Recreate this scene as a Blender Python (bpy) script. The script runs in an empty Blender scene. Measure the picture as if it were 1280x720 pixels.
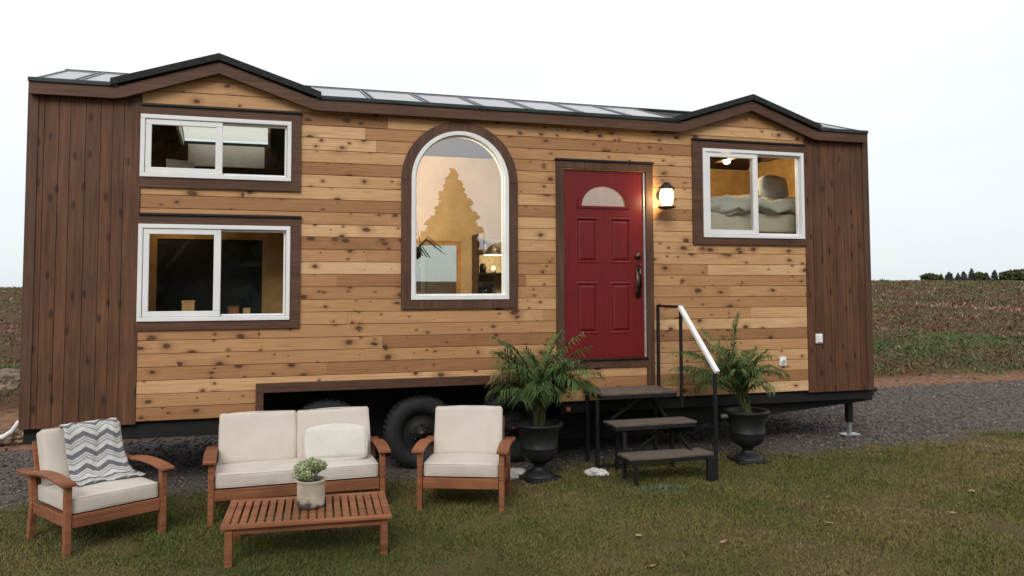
import bpy, math, random
import numpy as np
from mathutils import Vector, Matrix, noise as mnoise
random.seed(7); rng = np.random.default_rng(7)
C = bpy.context.scene.collection
sc = bpy.context.scene
R = math.radians

# ---------------------------------------------------------------- camera
yaw, pitch, roll, F, Y0 = 0.29112, 0.05277, -0.00273, 1000.0, 306.8
cd = bpy.data.cameras.new('camera'); cam = bpy.data.objects.new('camera', cd); C.objects.link(cam)
cd.sensor_width = 36; cd.lens = F/1280*36; cd.shift_y = (Y0-360)/1280.0
cd.clip_start = .05; cd.clip_end = 3000
f0 = Vector((math.sin(yaw), math.cos(yaw), 0)); r0 = Vector((math.cos(yaw), -math.sin(yaw), 0)); u0 = Vector((0, 0, 1))
fw = math.cos(pitch)*f0+math.sin(pitch)*u0; up = -math.sin(pitch)*f0+math.cos(pitch)*u0
rt = math.cos(roll)*r0+math.sin(roll)*up; up2 = -math.sin(roll)*r0+math.cos(roll)*up
M = Matrix((rt, up2, -fw)).transposed().to_4x4(); M.translation = Vector((2.0494, -7.9314, 1.8123))
cam.matrix_world = M
sc.camera = cam

# ---------------------------------------------------------------- sky, sun, exposure
SUN_EL, SUN_AZ = R(37), R(203)       # azimuth clockwise from +Y: the light comes from behind the camera
w = bpy.data.worlds.new('World'); sc.world = w; w.use_nodes = True
nt = w.node_tree; nt.nodes.clear()
N = nt.nodes.new; L = nt.links.new
out = N('ShaderNodeOutputWorld'); bgs = N('ShaderNodeBackground'); bgc = N('ShaderNodeBackground'); mx = N('ShaderNodeMixShader')
sky = N('ShaderNodeTexSky'); sky.sky_type = 'NISHITA'; sky.sun_disc = False; sky.sun_elevation = SUN_EL; sky.sun_rotation = SUN_AZ
L(sky.outputs[0], bgs.inputs[0]); bgs.inputs[1].default_value = .1
tc = N('ShaderNodeTexCoord'); sep = N('ShaderNodeSeparateXYZ'); L(tc.outputs['Generated'], sep.inputs[0])
mp = N('ShaderNodeMapping'); mp.inputs['Scale'].default_value = (1, 1, 3.2); L(tc.outputs['Generated'], mp.inputs[0])
nz = N('ShaderNodeTexNoise'); nz.inputs['Scale'].default_value = 1.6; nz.inputs['Detail'].default_value = 5; L(mp.outputs[0], nz.inputs['Vector'])
cr = N('ShaderNodeValToRGB'); cr.color_ramp.elements[0].position = .3; cr.color_ramp.elements[0].color = (.86, .88, .90, 1)
cr.color_ramp.elements[1].position = .68; cr.color_ramp.elements[1].color = (1.0, 1.0, 1.0, 1); L(nz.outputs['Fac'], cr.inputs[0])
cr2 = N('ShaderNodeValToRGB'); cr2.color_ramp.elements[0].position = 0; cr2.color_ramp.elements[0].color = (.78, .83, .86, 1)
cr2.color_ramp.elements[1].position = .30; cr2.color_ramp.elements[1].color = (1.0, 1.0, .99, 1); L(sep.outputs['Z'], cr2.inputs[0])
mm = N('ShaderNodeMix'); mm.data_type = 'RGBA'; mm.blend_type = 'MULTIPLY'; mm.inputs[0].default_value = 1
L(cr.outputs[0], mm.inputs[6]); L(cr2.outputs[0], mm.inputs[7]); L(mm.outputs[2], bgc.inputs[0]); bgc.inputs[1].default_value = 1.0
mx.inputs[0].default_value = .9; L(bgs.outputs[0], mx.inputs[1]); L(bgc.outputs[0], mx.inputs[2]); L(mx.outputs[0], out.inputs[0])
sd = bpy.data.lights.new('sun', 'SUN'); sd.energy = 1.5; sd.angle = R(28); sd.color = (1, .95, .88)
so = bpy.data.objects.new('sun', sd); C.objects.link(so)
sdir = Vector((math.sin(SUN_AZ)*math.cos(SUN_EL), math.cos(SUN_AZ)*math.cos(SUN_EL), math.sin(SUN_EL)))
so.rotation_euler = sdir.to_track_quat('Z', 'Y').to_euler(); so.location = (2, -20, 20)
vs = sc.view_settings; vs.view_transform = 'Standard'; vs.look = 'None'; vs.gamma = 1; vs.use_curve_mapping = False
vs.exposure = .22

# ---------------------------------------------------------------- materials
def mat(name, base=(.5, .5, .5), rough=.7, metal=0, spec=.4):
    m = bpy.data.materials.new(name); m.use_nodes = True
    b = m.node_tree.nodes['Principled BSDF']
    b.inputs['Base Color'].default_value = (*base, 1); b.inputs['Roughness'].default_value = rough
    b.inputs['Metallic'].default_value = metal; b.inputs['Specular IOR Level'].default_value = spec
    return m, m.node_tree, b
def nd(t, typ, **k):
    n = t.nodes.new(typ)
    for a, v in k.items(): setattr(n, a, v)
    return n
def mixc(t, fac, a, b, mode='MIX'):
    m = nd(t, 'ShaderNodeMix', data_type='RGBA', blend_type=mode)
    for s, v in ((0, fac), (6, a), (7, b)):
        if isinstance(v, bpy.types.NodeSocket): t.links.new(v, m.inputs[s])
        elif s == 0: m.inputs[0].default_value = v
        else: m.inputs[s].default_value = (*v, 1)
    return m.outputs[2]
def math_(t, op, a, b=0., c=0., clamp=False):
    m = nd(t, 'ShaderNodeMath', operation=op); m.use_clamp = clamp
    for i, v in enumerate((a, b, c)):
        if isinstance(v, bpy.types.NodeSocket): t.links.new(v, m.inputs[i])
        else: m.inputs[i].default_value = v
    return m.outputs[0]
def coords(t, scale=(1, 1, 1), which='Object'):
    tc = nd(t, 'ShaderNodeTexCoord'); mp = nd(t, 'ShaderNodeMapping'); mp.inputs['Scale'].default_value = scale
    t.links.new(tc.outputs[which], mp.inputs[0]); return mp.outputs[0]
def noise_(t, vec, scale, detail=4, rough=.6, dist=0):
    n = nd(t, 'ShaderNodeTexNoise'); n.inputs['Scale'].default_value = scale; n.inputs['Detail'].default_value = detail
    n.inputs['Roughness'].default_value = rough; n.inputs['Distortion'].default_value = dist
    t.links.new(vec, n.inputs['Vector']); return n.outputs['Fac']
def ramp(t, fac, stops):
    r = nd(t, 'ShaderNodeValToRGB'); e = r.color_ramp.elements
    while len(e) < len(stops): e.new(.5)
    for el, (p, c) in zip(e, stops):
        el.position = p; el.color = (*c, 1) if len(c) == 3 else c
    t.links.new(fac, r.inputs[0]); return r.outputs[0]
def bump(t, b, h, strength=.3, dist=.01):
    n = nd(t, 'ShaderNodeBump'); n.inputs['Strength'].default_value = strength; n.inputs['Distance'].default_value = dist
    t.links.new(h, n.inputs['Height']); t.links.new(n.outputs[0], b.inputs['Normal'])
def attr(t, name):
    a = nd(t, 'ShaderNodeAttribute'); a.attribute_name = name; return a

def wood_siding():
    m, t, b = mat('knotty_cedar', rough=.62, spec=.35)
    a = attr(t, 'tone').outputs['Fac']; sh = attr(t, 'shift').outputs['Vector']
    tc = nd(t, 'ShaderNodeTexCoord'); ad = nd(t, 'ShaderNodeVectorMath', operation='ADD')
    t.links.new(tc.outputs['Object'], ad.inputs[0]); t.links.new(sh, ad.inputs[1])
    def mp(s):
        n = nd(t, 'ShaderNodeMapping'); n.inputs['Scale'].default_value = s; t.links.new(ad.outputs[0], n.inputs[0]); return n.outputs[0]
    base = ramp(t, a, [(0, (.29, .142, .066)), (.25, (.41, .222, .104)), (.55, (.53, .31, .155)), (.85, (.61, .385, .205)), (1, (.72, .51, .31))])
    g1 = noise_(t, mp((1.2, 1, 26)), 2.0, 5, .65, .6)
    g2 = noise_(t, mp((2, 1, 90)), 2.2, 4, .6)
    c = mixc(t, .75, base, ramp(t, g1, [(.25, (.66, .54, .42)), (.45, (.94, .92, .88)), (.75, (1.2, 1.22, 1.2))]), 'MULTIPLY')
    c = mixc(t, .5, c, ramp(t, g2, [(.3, (.78, .7, .62)), (.6, (1.06, 1.06, 1.06))]), 'MULTIPLY')
    blot = noise_(t, mp((.8, 1, 2.2)), 1.3, 2, .5)
    c = mixc(t, .55, c, ramp(t, blot, [(.3, (.8, .7, .6)), (.65, (1.08, 1.08, 1.06))]), 'MULTIPLY')
    # knots
    h = None
    for k, (sx, sz, th, r1) in enumerate(((4.3, 6.8, .27, .15), (2.4, 4.3, .56, .115), (7.5, 11, .22, .13))):
        mpn = nd(t, 'ShaderNodeMapping'); mpn.inputs['Scale'].default_value = (sx, sz, 0); mpn.inputs['Location'].default_value = (k*3.7, k*1.9, 0)
        sx_ = nd(t, 'ShaderNodeSeparateXYZ'); t.links.new(ad.outputs[0], sx_.inputs[0]); cx_ = nd(t, 'ShaderNodeCombineXYZ'); t.links.new(sx_.outputs[0], cx_.inputs[0]); t.links.new(sx_.outputs[2], cx_.inputs[1])
        t.links.new(cx_.outputs[0], mpn.inputs[0])
        wob = nd(t, 'ShaderNodeTexNoise'); wob.inputs['Scale'].default_value = 3.1; t.links.new(mpn.outputs[0], wob.inputs['Vector'])
        wv = nd(t, 'ShaderNodeVectorMath', operation='MULTIPLY_ADD'); t.links.new(wob.outputs['Color'], wv.inputs[0]); wv.inputs[1].default_value = (.16, .16, 0); t.links.new(mpn.outputs[0], wv.inputs[2])
        v = nd(t, 'ShaderNodeTexVoronoi', voronoi_dimensions='2D'); v.inputs['Scale'].default_value = 1; v.inputs['Randomness'].default_value = .95; t.links.new(wv.outputs[0], v.inputs['Vector'])
        sp = nd(t, 'ShaderNodeSeparateColor'); t.links.new(v.outputs['Color'], sp.inputs[0])
        on = math_(t, 'LESS_THAN', sp.outputs[0], th)
        rr = math_(t, 'MULTIPLY_ADD', sp.outputs[1], r1*1.0, r1*.25)
        d = math_(t, 'DIVIDE', v.outputs['Distance'], rr)
        core = math_(t, 'MULTIPLY', ramp(t, d, [(.55, (1, 1, 1)), (1, (0, 0, 0))]), on)
        halo = math_(t, 'MULTIPLY', ramp(t, math_(t, 'MULTIPLY', d, .4), [(.3, (1, 1, 1)), (1, (0, 0, 0))]), on)
        c = mixc(t, math_(t, 'MULTIPLY', halo, .55), c, (.25, .11, .045))
        c = mixc(t, math_(t, 'MULTIPLY', core, .88), c, (.06, .025, .014))
    t.links.new(c, b.inputs['Base Color']); bump(t, b, g2, .35, .004)
    return m
def stained(name, dark, light, vertical=True, knots=True):
    m, t, b = mat(name, rough=.6, spec=.35)
    s = (24, 24, .9) if vertical else (.9, 24, 24)
    a = attr(t, 'tone').outputs['Fac']
    g = noise_(t, coords(t, s), 1.4, 6, .7, .8); g2 = noise_(t, coords(t, (2, 2, .8) if vertical else (.8, 2, 2)), 2.2, 4, .6)
    c = mixc(t, ramp(t, g, [(.28, (0, 0, 0)), (.72, (1, 1, 1))]), dark, light)
    c = mixc(t, .8, c, ramp(t, g2, [(.3, (.68, .66, .64)), (.7, (1.3, 1.3, 1.3))]), 'MULTIPLY')
    c = mixc(t, .8, c, ramp(t, a, [(0, (.82, .81, .8)), (1, (1.18, 1.15, 1.12))]), 'MULTIPLY')
    if knots:
        co = coords(t); sx = nd(t, 'ShaderNodeSeparateXYZ'); t.links.new(co, sx.inputs[0]); cx = nd(t, 'ShaderNodeCombineXYZ')
        t.links.new(math_(t, 'MULTIPLY', sx.outputs[0], 7 if vertical else 2.6), cx.inputs[0]); t.links.new(math_(t, 'MULTIPLY', sx.outputs[2], 3.0 if vertical else 7), cx.inputs[1])
        v = nd(t, 'ShaderNodeTexVoronoi', voronoi_dimensions='2D'); v.inputs['Scale'].default_value = 1; t.links.new(cx.outputs[0], v.inputs['Vector'])
        sp = nd(t, 'ShaderNodeSeparateColor'); t.links.new(v.outputs['Color'], sp.inputs[0])
        k = math_(t, 'MULTIPLY', ramp(t, v.outputs['Distance'], [(.07, (1, 1, 1)), (.16, (0, 0, 0))]), math_(t, 'LESS_THAN', sp.outputs[0], .55))
        c = mixc(t, math_(t, 'MULTIPLY', k, .75), c, tuple(x*.3 for x in dark))
    t.links.new(c, b.inputs['Base Color']); bump(t, b, g, .35, .004)
    return m
def speck(name, c0, c1, scale, rough=.8, bmp=.3, bd=.01, detail=5, metal=0, spec=.4, st=(.35, .65)):
    m, t, b = mat(name, rough=rough, metal=metal, spec=spec)
    n = noise_(t, coords(t), scale, detail, .65)
    t.links.new(ramp(t, n, [(st[0], c0), (st[1], c1)]), b.inputs['Base Color'])
    if bmp: bump(t, b, n, bmp, bd)
    return m
MT = {}
MT['cedar'] = wood_siding()
MT['stain'] = stained('dark_stained_cedar', (.052, .021, .0098), (.165, .074, .037))
MT['trim'] = stained('stained_trim', (.052, .024, .0135), (.135, .067, .041), False, False)
MT['trimv'] = stained('stained_trim_upright', (.052, .024, .0135), (.135, .067, .041), True, False)
MT['teak'] = stained('oiled_hardwood', (.13, .045, .020), (.36, .145, .068), False, False)
MT['pine'] = speck('amber_pine', (.46, .26, .09), (.6, .38, .16), 6, .5, .1)
MT['palepine'] = speck('pale_pine', (.56, .42, .24), (.68, .54, .34), 3, .5, .1)
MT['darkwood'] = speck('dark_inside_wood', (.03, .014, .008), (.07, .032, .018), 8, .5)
MT['cream'] = speck('cream_paint', (.62, .56, .45), (.7, .64, .52), 3, .6, .05)
MT['white'] = speck('white_vinyl', (.74, .75, .76), (.82, .82, .82), 4, .35, .03)
MT['whitem'] = speck('white_paint', (.74, .74, .75), (.8, .8, .82), 9, .4, .03)
MT['blackm'] = speck('black_metal', (.007, .007, .008), (.015, .015, .016), 14, .5, .15, .002)
MT['chassis'] = speck('chassis_paint', (.005, .005, .005), (.010, .010, .010), 9, .65, .1)
MT['flash'] = speck('drip_edge_metal', (.02, .03, .034), (.04, .055, .06), 5, .4, .03, metal=.3)
MT['shingle'] = speck('roof_shingle', (.01, .012, .012), (.03, .033, .032), 40, .9, .6, .004)
MT['rubber'] = speck('tyre_rubber', (.011, .011, .012), (.024, .024, .025), 25, .75, .2, .002)
MT['steel'] = speck('wheel_steel', (.35, .35, .36), (.5, .5, .5), 12, .4, .1, .002, metal=.7)
MT['galv'] = speck('galvanised', (.35, .36, .36), (.55, .55, .54), 22, .5, .1, .002, metal=.5)
MT['bronze'] = speck('aged_bronze', (.05, .03, .022), (.12, .08, .055), 30, .38, .1, .001, metal=.8)
MT['urn'] = speck('charcoal_resin', (.008, .009, .010), (.019, .020, .021), 18, .5, .15, .003)
MT['soil'] = speck('soil', (.02, .013, .008), (.05, .035, .02), 40, .95, .8, .01)
MT['rock'] = speck('rock', (.10, .072, .05), (.24, .18, .13), 7, .9, .6, .03)
MT['bark'] = speck('bark', (.03, .022, .016), (.08, .06, .045), 14, .9, .6, .02)
MT['rag'] = speck('white_plastic_cover', (.55, .55, .53), (.74, .73, .7), 12, .5, .3, .006)
MT['pinkred'] = mat('marker_lens', (.7, .2, .14), .3)[0]
def tread_wood():
    m, t, b = mat('weathered_tread', rough=.8)
    n = noise_(t, coords(t, (2, 30, 10)), 3, 5, .7)
    t.links.new(ramp(t, n, [(.3, (.06, .045, .036)), (.7, (.17, .135, .11))]), b.inputs['Base Color']); bump(t, b, n, .4, .004); return m
MT['tread'] = tread_wood()
def red_door():
    m, t, b = mat('red_door_paint', rough=.42, spec=.4)
    n = noise_(t, coords(t, (14, 14, 1.6)), 3, 5, .6)
    t.links.new(ramp(t, n, [(.3, (.125, .006, .0075)), (.7, (.18, .009, .011))]), b.inputs['Base Color']); bump(t, b, n, .2, .002); return m
MT['door'] = red_door()
def fabric(name, c0, c1):
    m, t, b = mat(name, rough=.92, spec=.15)
    n = noise_(t, coords(t), 5, 4, .6); wv = noise_(t, coords(t, (1, 1, 1)), 320, 2, .5)
    t.links.new(mixc(t, .35, ramp(t, n, [(.3, c0), (.7, c1)]), ramp(t, wv, [(.35, (.8, .8, .8)), (.65, (1.05, 1.05, 1.05))]), 'MULTIPLY'), b.inputs['Base Color'])
    h = math_(t, 'ADD', math_(t, 'MULTIPLY', n, 3.), math_(t, 'MULTIPLY', wv, .12)); bump(t, b, h, .35, .008)
    b.inputs['Sheen Weight'].default_value = .15
    return m
MT['linen'] = fabric('oatmeal_linen', (.56, .50, .44), (.63, .57, .51))
MT['pillow'] = fabric('ivory_linen', (.62, .59, .53), (.7, .67, .61))
MT['duvet'] = fabric('grey_duvet', (.4, .4, .36), (.52, .52, .47))
MT['bluegrey'] = fabric('blue_grey_cotton', (.3, .34, .4), (.5, .54, .6))
def chevron():
    m, t, b = mat('chevron_knit', rough=.95, spec=.1)
    tc = nd(t, 'ShaderNodeTexCoord'); sp = nd(t, 'ShaderNodeSeparateXYZ'); t.links.new(tc.outputs['UV'], sp.inputs[0])
    u, v = sp.outputs[0], sp.outputs[1]      # metres
    zig = math_(t, 'PINGPONG', math_(t, 'ADD', u, 10.), .085)
    s = math_(t, 'ADD', v, math_(t, 'MULTIPLY', zig, .62))
    ph = math_(t, 'FRACT', math_(t, 'DIVIDE', math_(t, 'ADD', s, 5.), .118))
    nz = math_(t, 'MULTIPLY', noise_(t, tc.outputs['UV'], 60, 2), .05)
    ph = math_(t, 'ADD', ph, nz)
    r = nd(t, 'ShaderNodeValToRGB'); r.color_ramp.interpolation = 'CONSTANT'; e = r.color_ramp.elements
    W = (.62, .62, .6, 1); G = (.17, .17, .18, 1); Lg = (.33, .33, .33, 1)
    st = [(0, W), (.2, G), (.52, W), (.62, Lg), (.7, W), (.78, Lg), (.9, W)]
    while len(e) < len(st): e.new(.5)
    for el, (p, c) in zip(e, st): el.position = p; el.color = c
    t.links.new(ph, r.inputs[0])
    wv = noise_(t, tc.outputs['UV'], 400, 2)
    t.links.new(mixc(t, .5, r.outputs[0], ramp(t, wv, [(.35, (.65, .65, .65)), (.65, (1.1, 1.1, 1.1))]), 'MULTIPLY'), b.inputs['Base Color'])
    bump(t, b, wv, .4, .004)
    return m
MT['chevron'] = chevron()
def glass(name, refl=.3, tint=(.93, .95, .94)):
    m = bpy.data.materials.new(name); m.use_nodes = True; t = m.node_tree; t.nodes.clear()
    o = nd(t, 'ShaderNodeOutputMaterial'); tr = nd(t, 'ShaderNodeBsdfTransparent'); tr.inputs[0].default_value = (*tint, 1)
    gl = nd(t, 'ShaderNodeBsdfGlossy'); gl.inputs['Roughness'].default_value = .005; gl.inputs[0].default_value = (.95, .97, 1, 1)
    fr = nd(t, 'ShaderNodeFresnel'); fr.inputs[0].default_value = 1.5
    f = math_(t, 'ADD', fr.outputs[0], refl-.04, clamp=True); ge = nd(t, 'ShaderNodeNewGeometry'); f = math_(t, 'MULTIPLY', f, math_(t, 'SUBTRACT', 1., ge.outputs['Backfacing']))
    mx = nd(t, 'ShaderNodeMixShader'); t.links.new(f, mx.inputs[0]); t.links.new(tr.outputs[0], mx.inputs[1]); t.links.new(gl.outputs[0], mx.inputs[2])
    t.links.new(mx.outputs[0], o.inputs[0]); return m
MT['glass'] = glass('window_glass', .16)
MT['fanglass'] = glass('bevelled_fanlight_glass', .24)
MT['archglass'] = glass('coated_glass', .30, (.93, .94, .9))
MT['jar'] = glass('jar_glass', .06, (1, .97, .9))
def emit(name, col, s):
    m = bpy.data.materials.new(name); m.use_nodes = True; t = m.node_tree; t.nodes.clear()
    o = nd(t, 'ShaderNodeOutputMaterial'); e = nd(t, 'ShaderNodeEmission'); e.inputs[0].default_value = (*col, 1); e.inputs[1].default_value = s
    t.links.new(e.outputs[0], o.inputs[0]); return m
MT['bulb'] = emit('bulb', (1, .78, .45), 14)
MT['frost'] = emit('lit_frosted_jar', (1, .80, .52), 1.7)
def panelm():
    m, t, b = mat('solar_glass', (.015, .02, .035), .16, 0, .5)
    b.inputs['Coat Weight'].default_value = .25; b.inputs['Coat Roughness'].default_value = .1
    return m
MT['panel'] = panelm()
MT['frame_al'] = speck('panel_rail', (.12, .13, .15), (.2, .21, .23), 10, .4, .02, metal=.5)

# ---------------------------------------------------------------- mesh helpers
class MB:
    def __init__(s): s.v = []; s.f = []; s.tone = []; s.shift = []; s.uv = None
    def add(s, vs, fs, tone=None):
        o = len(s.v); s.v += [tuple(p) for p in vs]; s.f += [tuple(i+o for i in f) for f in fs]
        tt = random.random() if tone is None else tone; sh = (random.uniform(-20, 20), 0., random.uniform(-20, 20))
        s.tone += [tt]*len(vs); s.shift += [sh]*len(vs)
    def box(s, x0, x1, y0, y1, z0, z1, tone=None):
        s.add([(x0,y0,z0),(x1,y0,z0),(x1,y1,z0),(x0,y1,z0),(x0,y0,z1),(x1,y0,z1),(x1,y1,z1),(x0,y1,z1)],
              [(0,3,2,1),(4,5,6,7),(0,1,5,4),(1,2,6,5),(2,3,7,6),(3,0,4,7)], tone); return s
    def prism(s, poly, y0, y1, tone=None, ch=0):   # poly (x,z) extruded along y; y0 is the front
        n = len(poly); fr = [(x, y0, z) for x, z in poly]; bk = [(x, y1, z) for x, z in poly]
        s.add(fr+bk, [tuple(range(n)), tuple(range(2*n-1, n-1, -1))]+[(i, i+n, (i+1) % n+n, (i+1) % n) for i in range(n)], tone); return s
    def bar(s, a, b, wx, wz, up=(0, 0, 1), tone=None, w2=None):
        a, b = Vector(a), Vector(b); d = (b-a).normalized(); u = Vector(up)
        r = d.cross(u).normalized(); u = r.cross(d).normalized()
        w2 = w2 or (wx, wz); P = []
        for p, (ax, az) in ((a, (wx, wz)), (b, w2)):
            P += [p-r*ax/2-u*az/2, p+r*ax/2-u*az/2, p+r*ax/2+u*az/2, p-r*ax/2+u*az/2]
        s.add(P, [(0,3,2,1),(4,5,6,7),(0,1,5,4),(1,2,6,5),(2,3,7,6),(3,0,4,7)], tone); return s
    def tube(s, pts, r, n=8, cap=True, tone=None):
        pts = [Vector(p) for p in pts]; rs = r if isinstance(r, (list, tuple)) else [r]*len(pts); V = []; Fc = []
        ref = None
        for i, p in enumerate(pts):
            d = (pts[min(i+1, len(pts)-1)]-pts[max(i-1, 0)]).normalized()
            if ref is None: ref = Vector((0, 0, 1)) if abs(d.z) < .9 else Vector((1, 0, 0))
            a = d.cross(ref).normalized(); b = d.cross(a).normalized(); ref = b.cross(d)*-1 if False else ref
            for k in range(n):
                t = 2*math.pi*k/n; V.append(p+(a*math.cos(t)+b*math.sin(t))*rs[i])
        for i in range(len(pts)-1):
            for k in range(n): Fc.append((i*n+k, i*n+(k+1) % n, (i+1)*n+(k+1) % n, (i+1)*n+k))
        if cap: Fc.append(tuple(range(n))[::-1]); Fc.append(tuple(range((len(pts)-1)*n, len(pts)*n)))
        s.add(V, Fc, tone); return s
    def lathe(s, prof, n=28, c=(0, 0, 0), ax='z', sq=0, tone=None):
        V = []; Fc = []
        for r, z in prof:
            for k in range(n):
                t = 2*math.pi*k/n; a, b = r*math.cos(t), r*math.sin(t)
                V.append((c[0]+a, c[1]+b, c[2]+z) if ax == 'z' else (c[0]+a, c[1]+z, c[2]+b))
        for i in range(len(prof)-1):
            for k in range(n): Fc.append((i*n+k, i*n+(k+1) % n, (i+1)*n+(k+1) % n, (i+1)*n+k))
        s.add(V, Fc, tone); return s
    def build(s, name, m, parent=None, bev=0, smooth=False, seg=2):
        me = bpy.data.meshes.new(name); me.from_pydata(s.v, [], s.f); me.update()
        a = me.attributes.new('tone', 'FLOAT', 'POINT'); a.data.foreach_set('value', np.array(s.tone, dtype=np.float32))
        a = me.attributes.new('shift', 'FLOAT_VECTOR', 'POINT'); a.data.foreach_set('vector', np.array(s.shift, dtype=np.float32).ravel())
        import bmesh
        bm = bmesh.new(); bm.from_mesh(me); bmesh.ops.recalc_face_normals(bm, faces=bm.faces); bm.to_mesh(me); bm.free()
        me.materials.append(m)
        if smooth:
            for p in me.polygons: p.use_smooth = True
        o = bpy.data.objects.new(name, me); C.objects.link(o)
        if parent is not None: o.parent = parent
        if bev:
            b = o.modifiers.new('bevel', 'BEVEL'); b.width = bev; b.segments = seg; b.limit_method = 'ANGLE'; b.angle_limit = R(35)
        return o
def tag(o, label=None, cat=None, group=None, kind=None):
    if label: o['label'] = label
    if cat: o['category'] = cat
    if group: o['group'] = group
    if kind: o['kind'] = kind
    return o
def thing(name, label, cat, loc=(0, 0, 0), rz=0, group=None):
    o = bpy.data.objects.new(name, None); C.objects.link(o); o.location = loc; o.rotation_euler = (0, 0, rz); o.empty_display_size = .1
    return tag(o, label, cat, group)
def copy_tree(o, parent=None):
    c = o.copy(); C.objects.link(c)
    if parent is not None: c.parent = parent
    for ch in list(o.children): copy_tree(ch, c)
    return c
def big_mesh(name, V, Fc, m, tone=None, parent=None, uv=None):
    V = np.asarray(V, dtype=np.float32); Fc = np.asarray(Fc, dtype=np.int32); k = Fc.shape[1]
    me = bpy.data.meshes.new(name); me.vertices.add(len(V)); me.vertices.foreach_set('co', V.ravel())
    me.loops.add(Fc.size); me.loops.foreach_set('vertex_index', Fc.ravel())
    me.polygons.add(len(Fc)); me.polygons.foreach_set('loop_start', np.arange(0, Fc.size, k, dtype=np.int32))
    try: me.polygons.foreach_set('loop_total', np.full(len(Fc), k, dtype=np.int32))
    except Exception: pass
    me.update(calc_edges=True)
    if tone is not None:
        a = me.attributes.new('tone', 'FLOAT', 'POINT'); a.data.foreach_set('value', np.asarray(tone, dtype=np.float32))
    me.materials.append(m); o = bpy.data.objects.new(name, me); C.objects.link(o)
    if parent is not None: o.parent = parent
    return o

# ---------------------------------------------------------------- terrain
def hz(x, y):
    "height of the open ground"
    x = np.asarray(x, float); y = np.asarray(y, float)
    d = np.clip(y-(4.6+.02*x), 0, None)
    side = np.clip((x+2)/8, 0, 1)
    top = 1.95+.75*side
    rise = top*(1-np.exp(-d/34.0))*1.04
    bank = .22*np.clip(d/1.5, 0, 1)
    far = np.clip((d-120)/200, 0, 1)
    h = np.minimum(rise+bank*np.exp(-d/20), 9)+far*0
    h += np.clip(d/3, 0, 1)*(.10*np.sin(x*.7+y*.31)*np.sin(y*.53-x*.2)+.05*np.sin(x*2.1+1)*np.sin(y*1.7))
    return h
def ground_mesh():
    xs = np.concatenate([np.linspace(-600, -30, 16)[:-1], np.linspace(-30, 60, 181)[:-1], np.linspace(60, 700, 18)])
    ys = np.concatenate([np.linspace(-300, -12, 8)[:-1], np.linspace(-12, 60, 181)[:-1], np.linspace(60, 900, 28)])
    X, Y = np.meshgrid(xs, ys); Z = hz(X, Y)
    V = np.stack([X, Y, Z], -1).reshape(-1, 3); nx = len(xs)
    i = np.arange(len(ys)-1)[:, None]*nx+np.arange(nx-1)[None]; i = i.ravel()
    return V, np.stack([i, i+1, i+nx+1, i+nx], -1)
def field_mat():
    m, t, b = mat('rough_field', rough=.95, spec=.1)
    co = coords(t); n1 = noise_(t, coords(t, (1, 1.0, 1)), .5, 6, .7); n2 = noise_(t, co, 7, 6, .7); n3 = noise_(t, coords(t, (.25, 1.0, 1)), .35, 3, .6)
    c = ramp(t, n1, [(.32, (.055, .062, .022)), (.46, (.10, .068, .035)), (.6, (.10, .045, .03)), (.72, (.075, .07, .03))])
    c = mixc(t, ramp(t, n3, [(.42, (0, 0, 0)), (.6, (.8, .8, .8))]), c, (.085, .04, .026))
    sp = nd(t, 'ShaderNodeSeparateXYZ'); t.links.new(co, sp.inputs[0])
    dirt = ramp(t, math_(t, 'ADD', math_(t, 'MULTIPLY', sp.outputs[1], .1), math_(t, 'MULTIPLY', noise_(t, co, 1.2, 5, .7), .12)), [(.54, (1, 1, 1)), (.60, (0, 0, 0))])
    c = mixc(t, dirt, c, ramp(t, n2, [(.3, (.15, .078, .045)), (.7, (.27, .155, .095))]))
    c = mixc(t, .7, c, ramp(t, n2, [(.3, (.55, .55, .55)), (.7, (1.4, 1.4, 1.4))]), 'MULTIPLY')
    t.links.new(c, b.inputs['Base Color']); bump(t, b, n2, .9, .08); return m
V, Fc = ground_mesh(); g = big_mesh('ground', V, Fc, field_mat()); tag(g, kind='structure')

def edge_grass(x):     # y of the line where lawn meets gravel
    x = np.asarray(x, float)
    return -.35+.10*np.sin(x*1.3)+.06*np.sin(x*3.7+1)+.03*np.sin(x*9)+np.clip((x-8)/6, 0, 3)*.35
def edge_far(x):
    x = np.asarray(x, float); return 2.5+.11*np.clip(x, -10, 30)+.12*np.sin(x*1.1)+.05*np.sin(x*4)
def sheet(name, xs, ya, yb, n, z, m, amp=0):
    T = np.linspace(0, 1, n); X = np.repeat(xs[None], n, 0); Y = ya(xs)[None]*(1-T[:, None])+yb(xs)[None]*T[:, None]
    Z = np.full_like(X, z)+hz(X, Y)
    V = np.stack([X, Y, Z], -1).reshape(-1, 3); nx = len(xs); i = (np.arange(n-1)[:, None]*nx+np.arange(nx-1)[None]).ravel()
    o = big_mesh(name, V, np.stack([i, i+1, i+nx+1, i+nx], -1), m); return tag(o, kind='structure')
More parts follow.
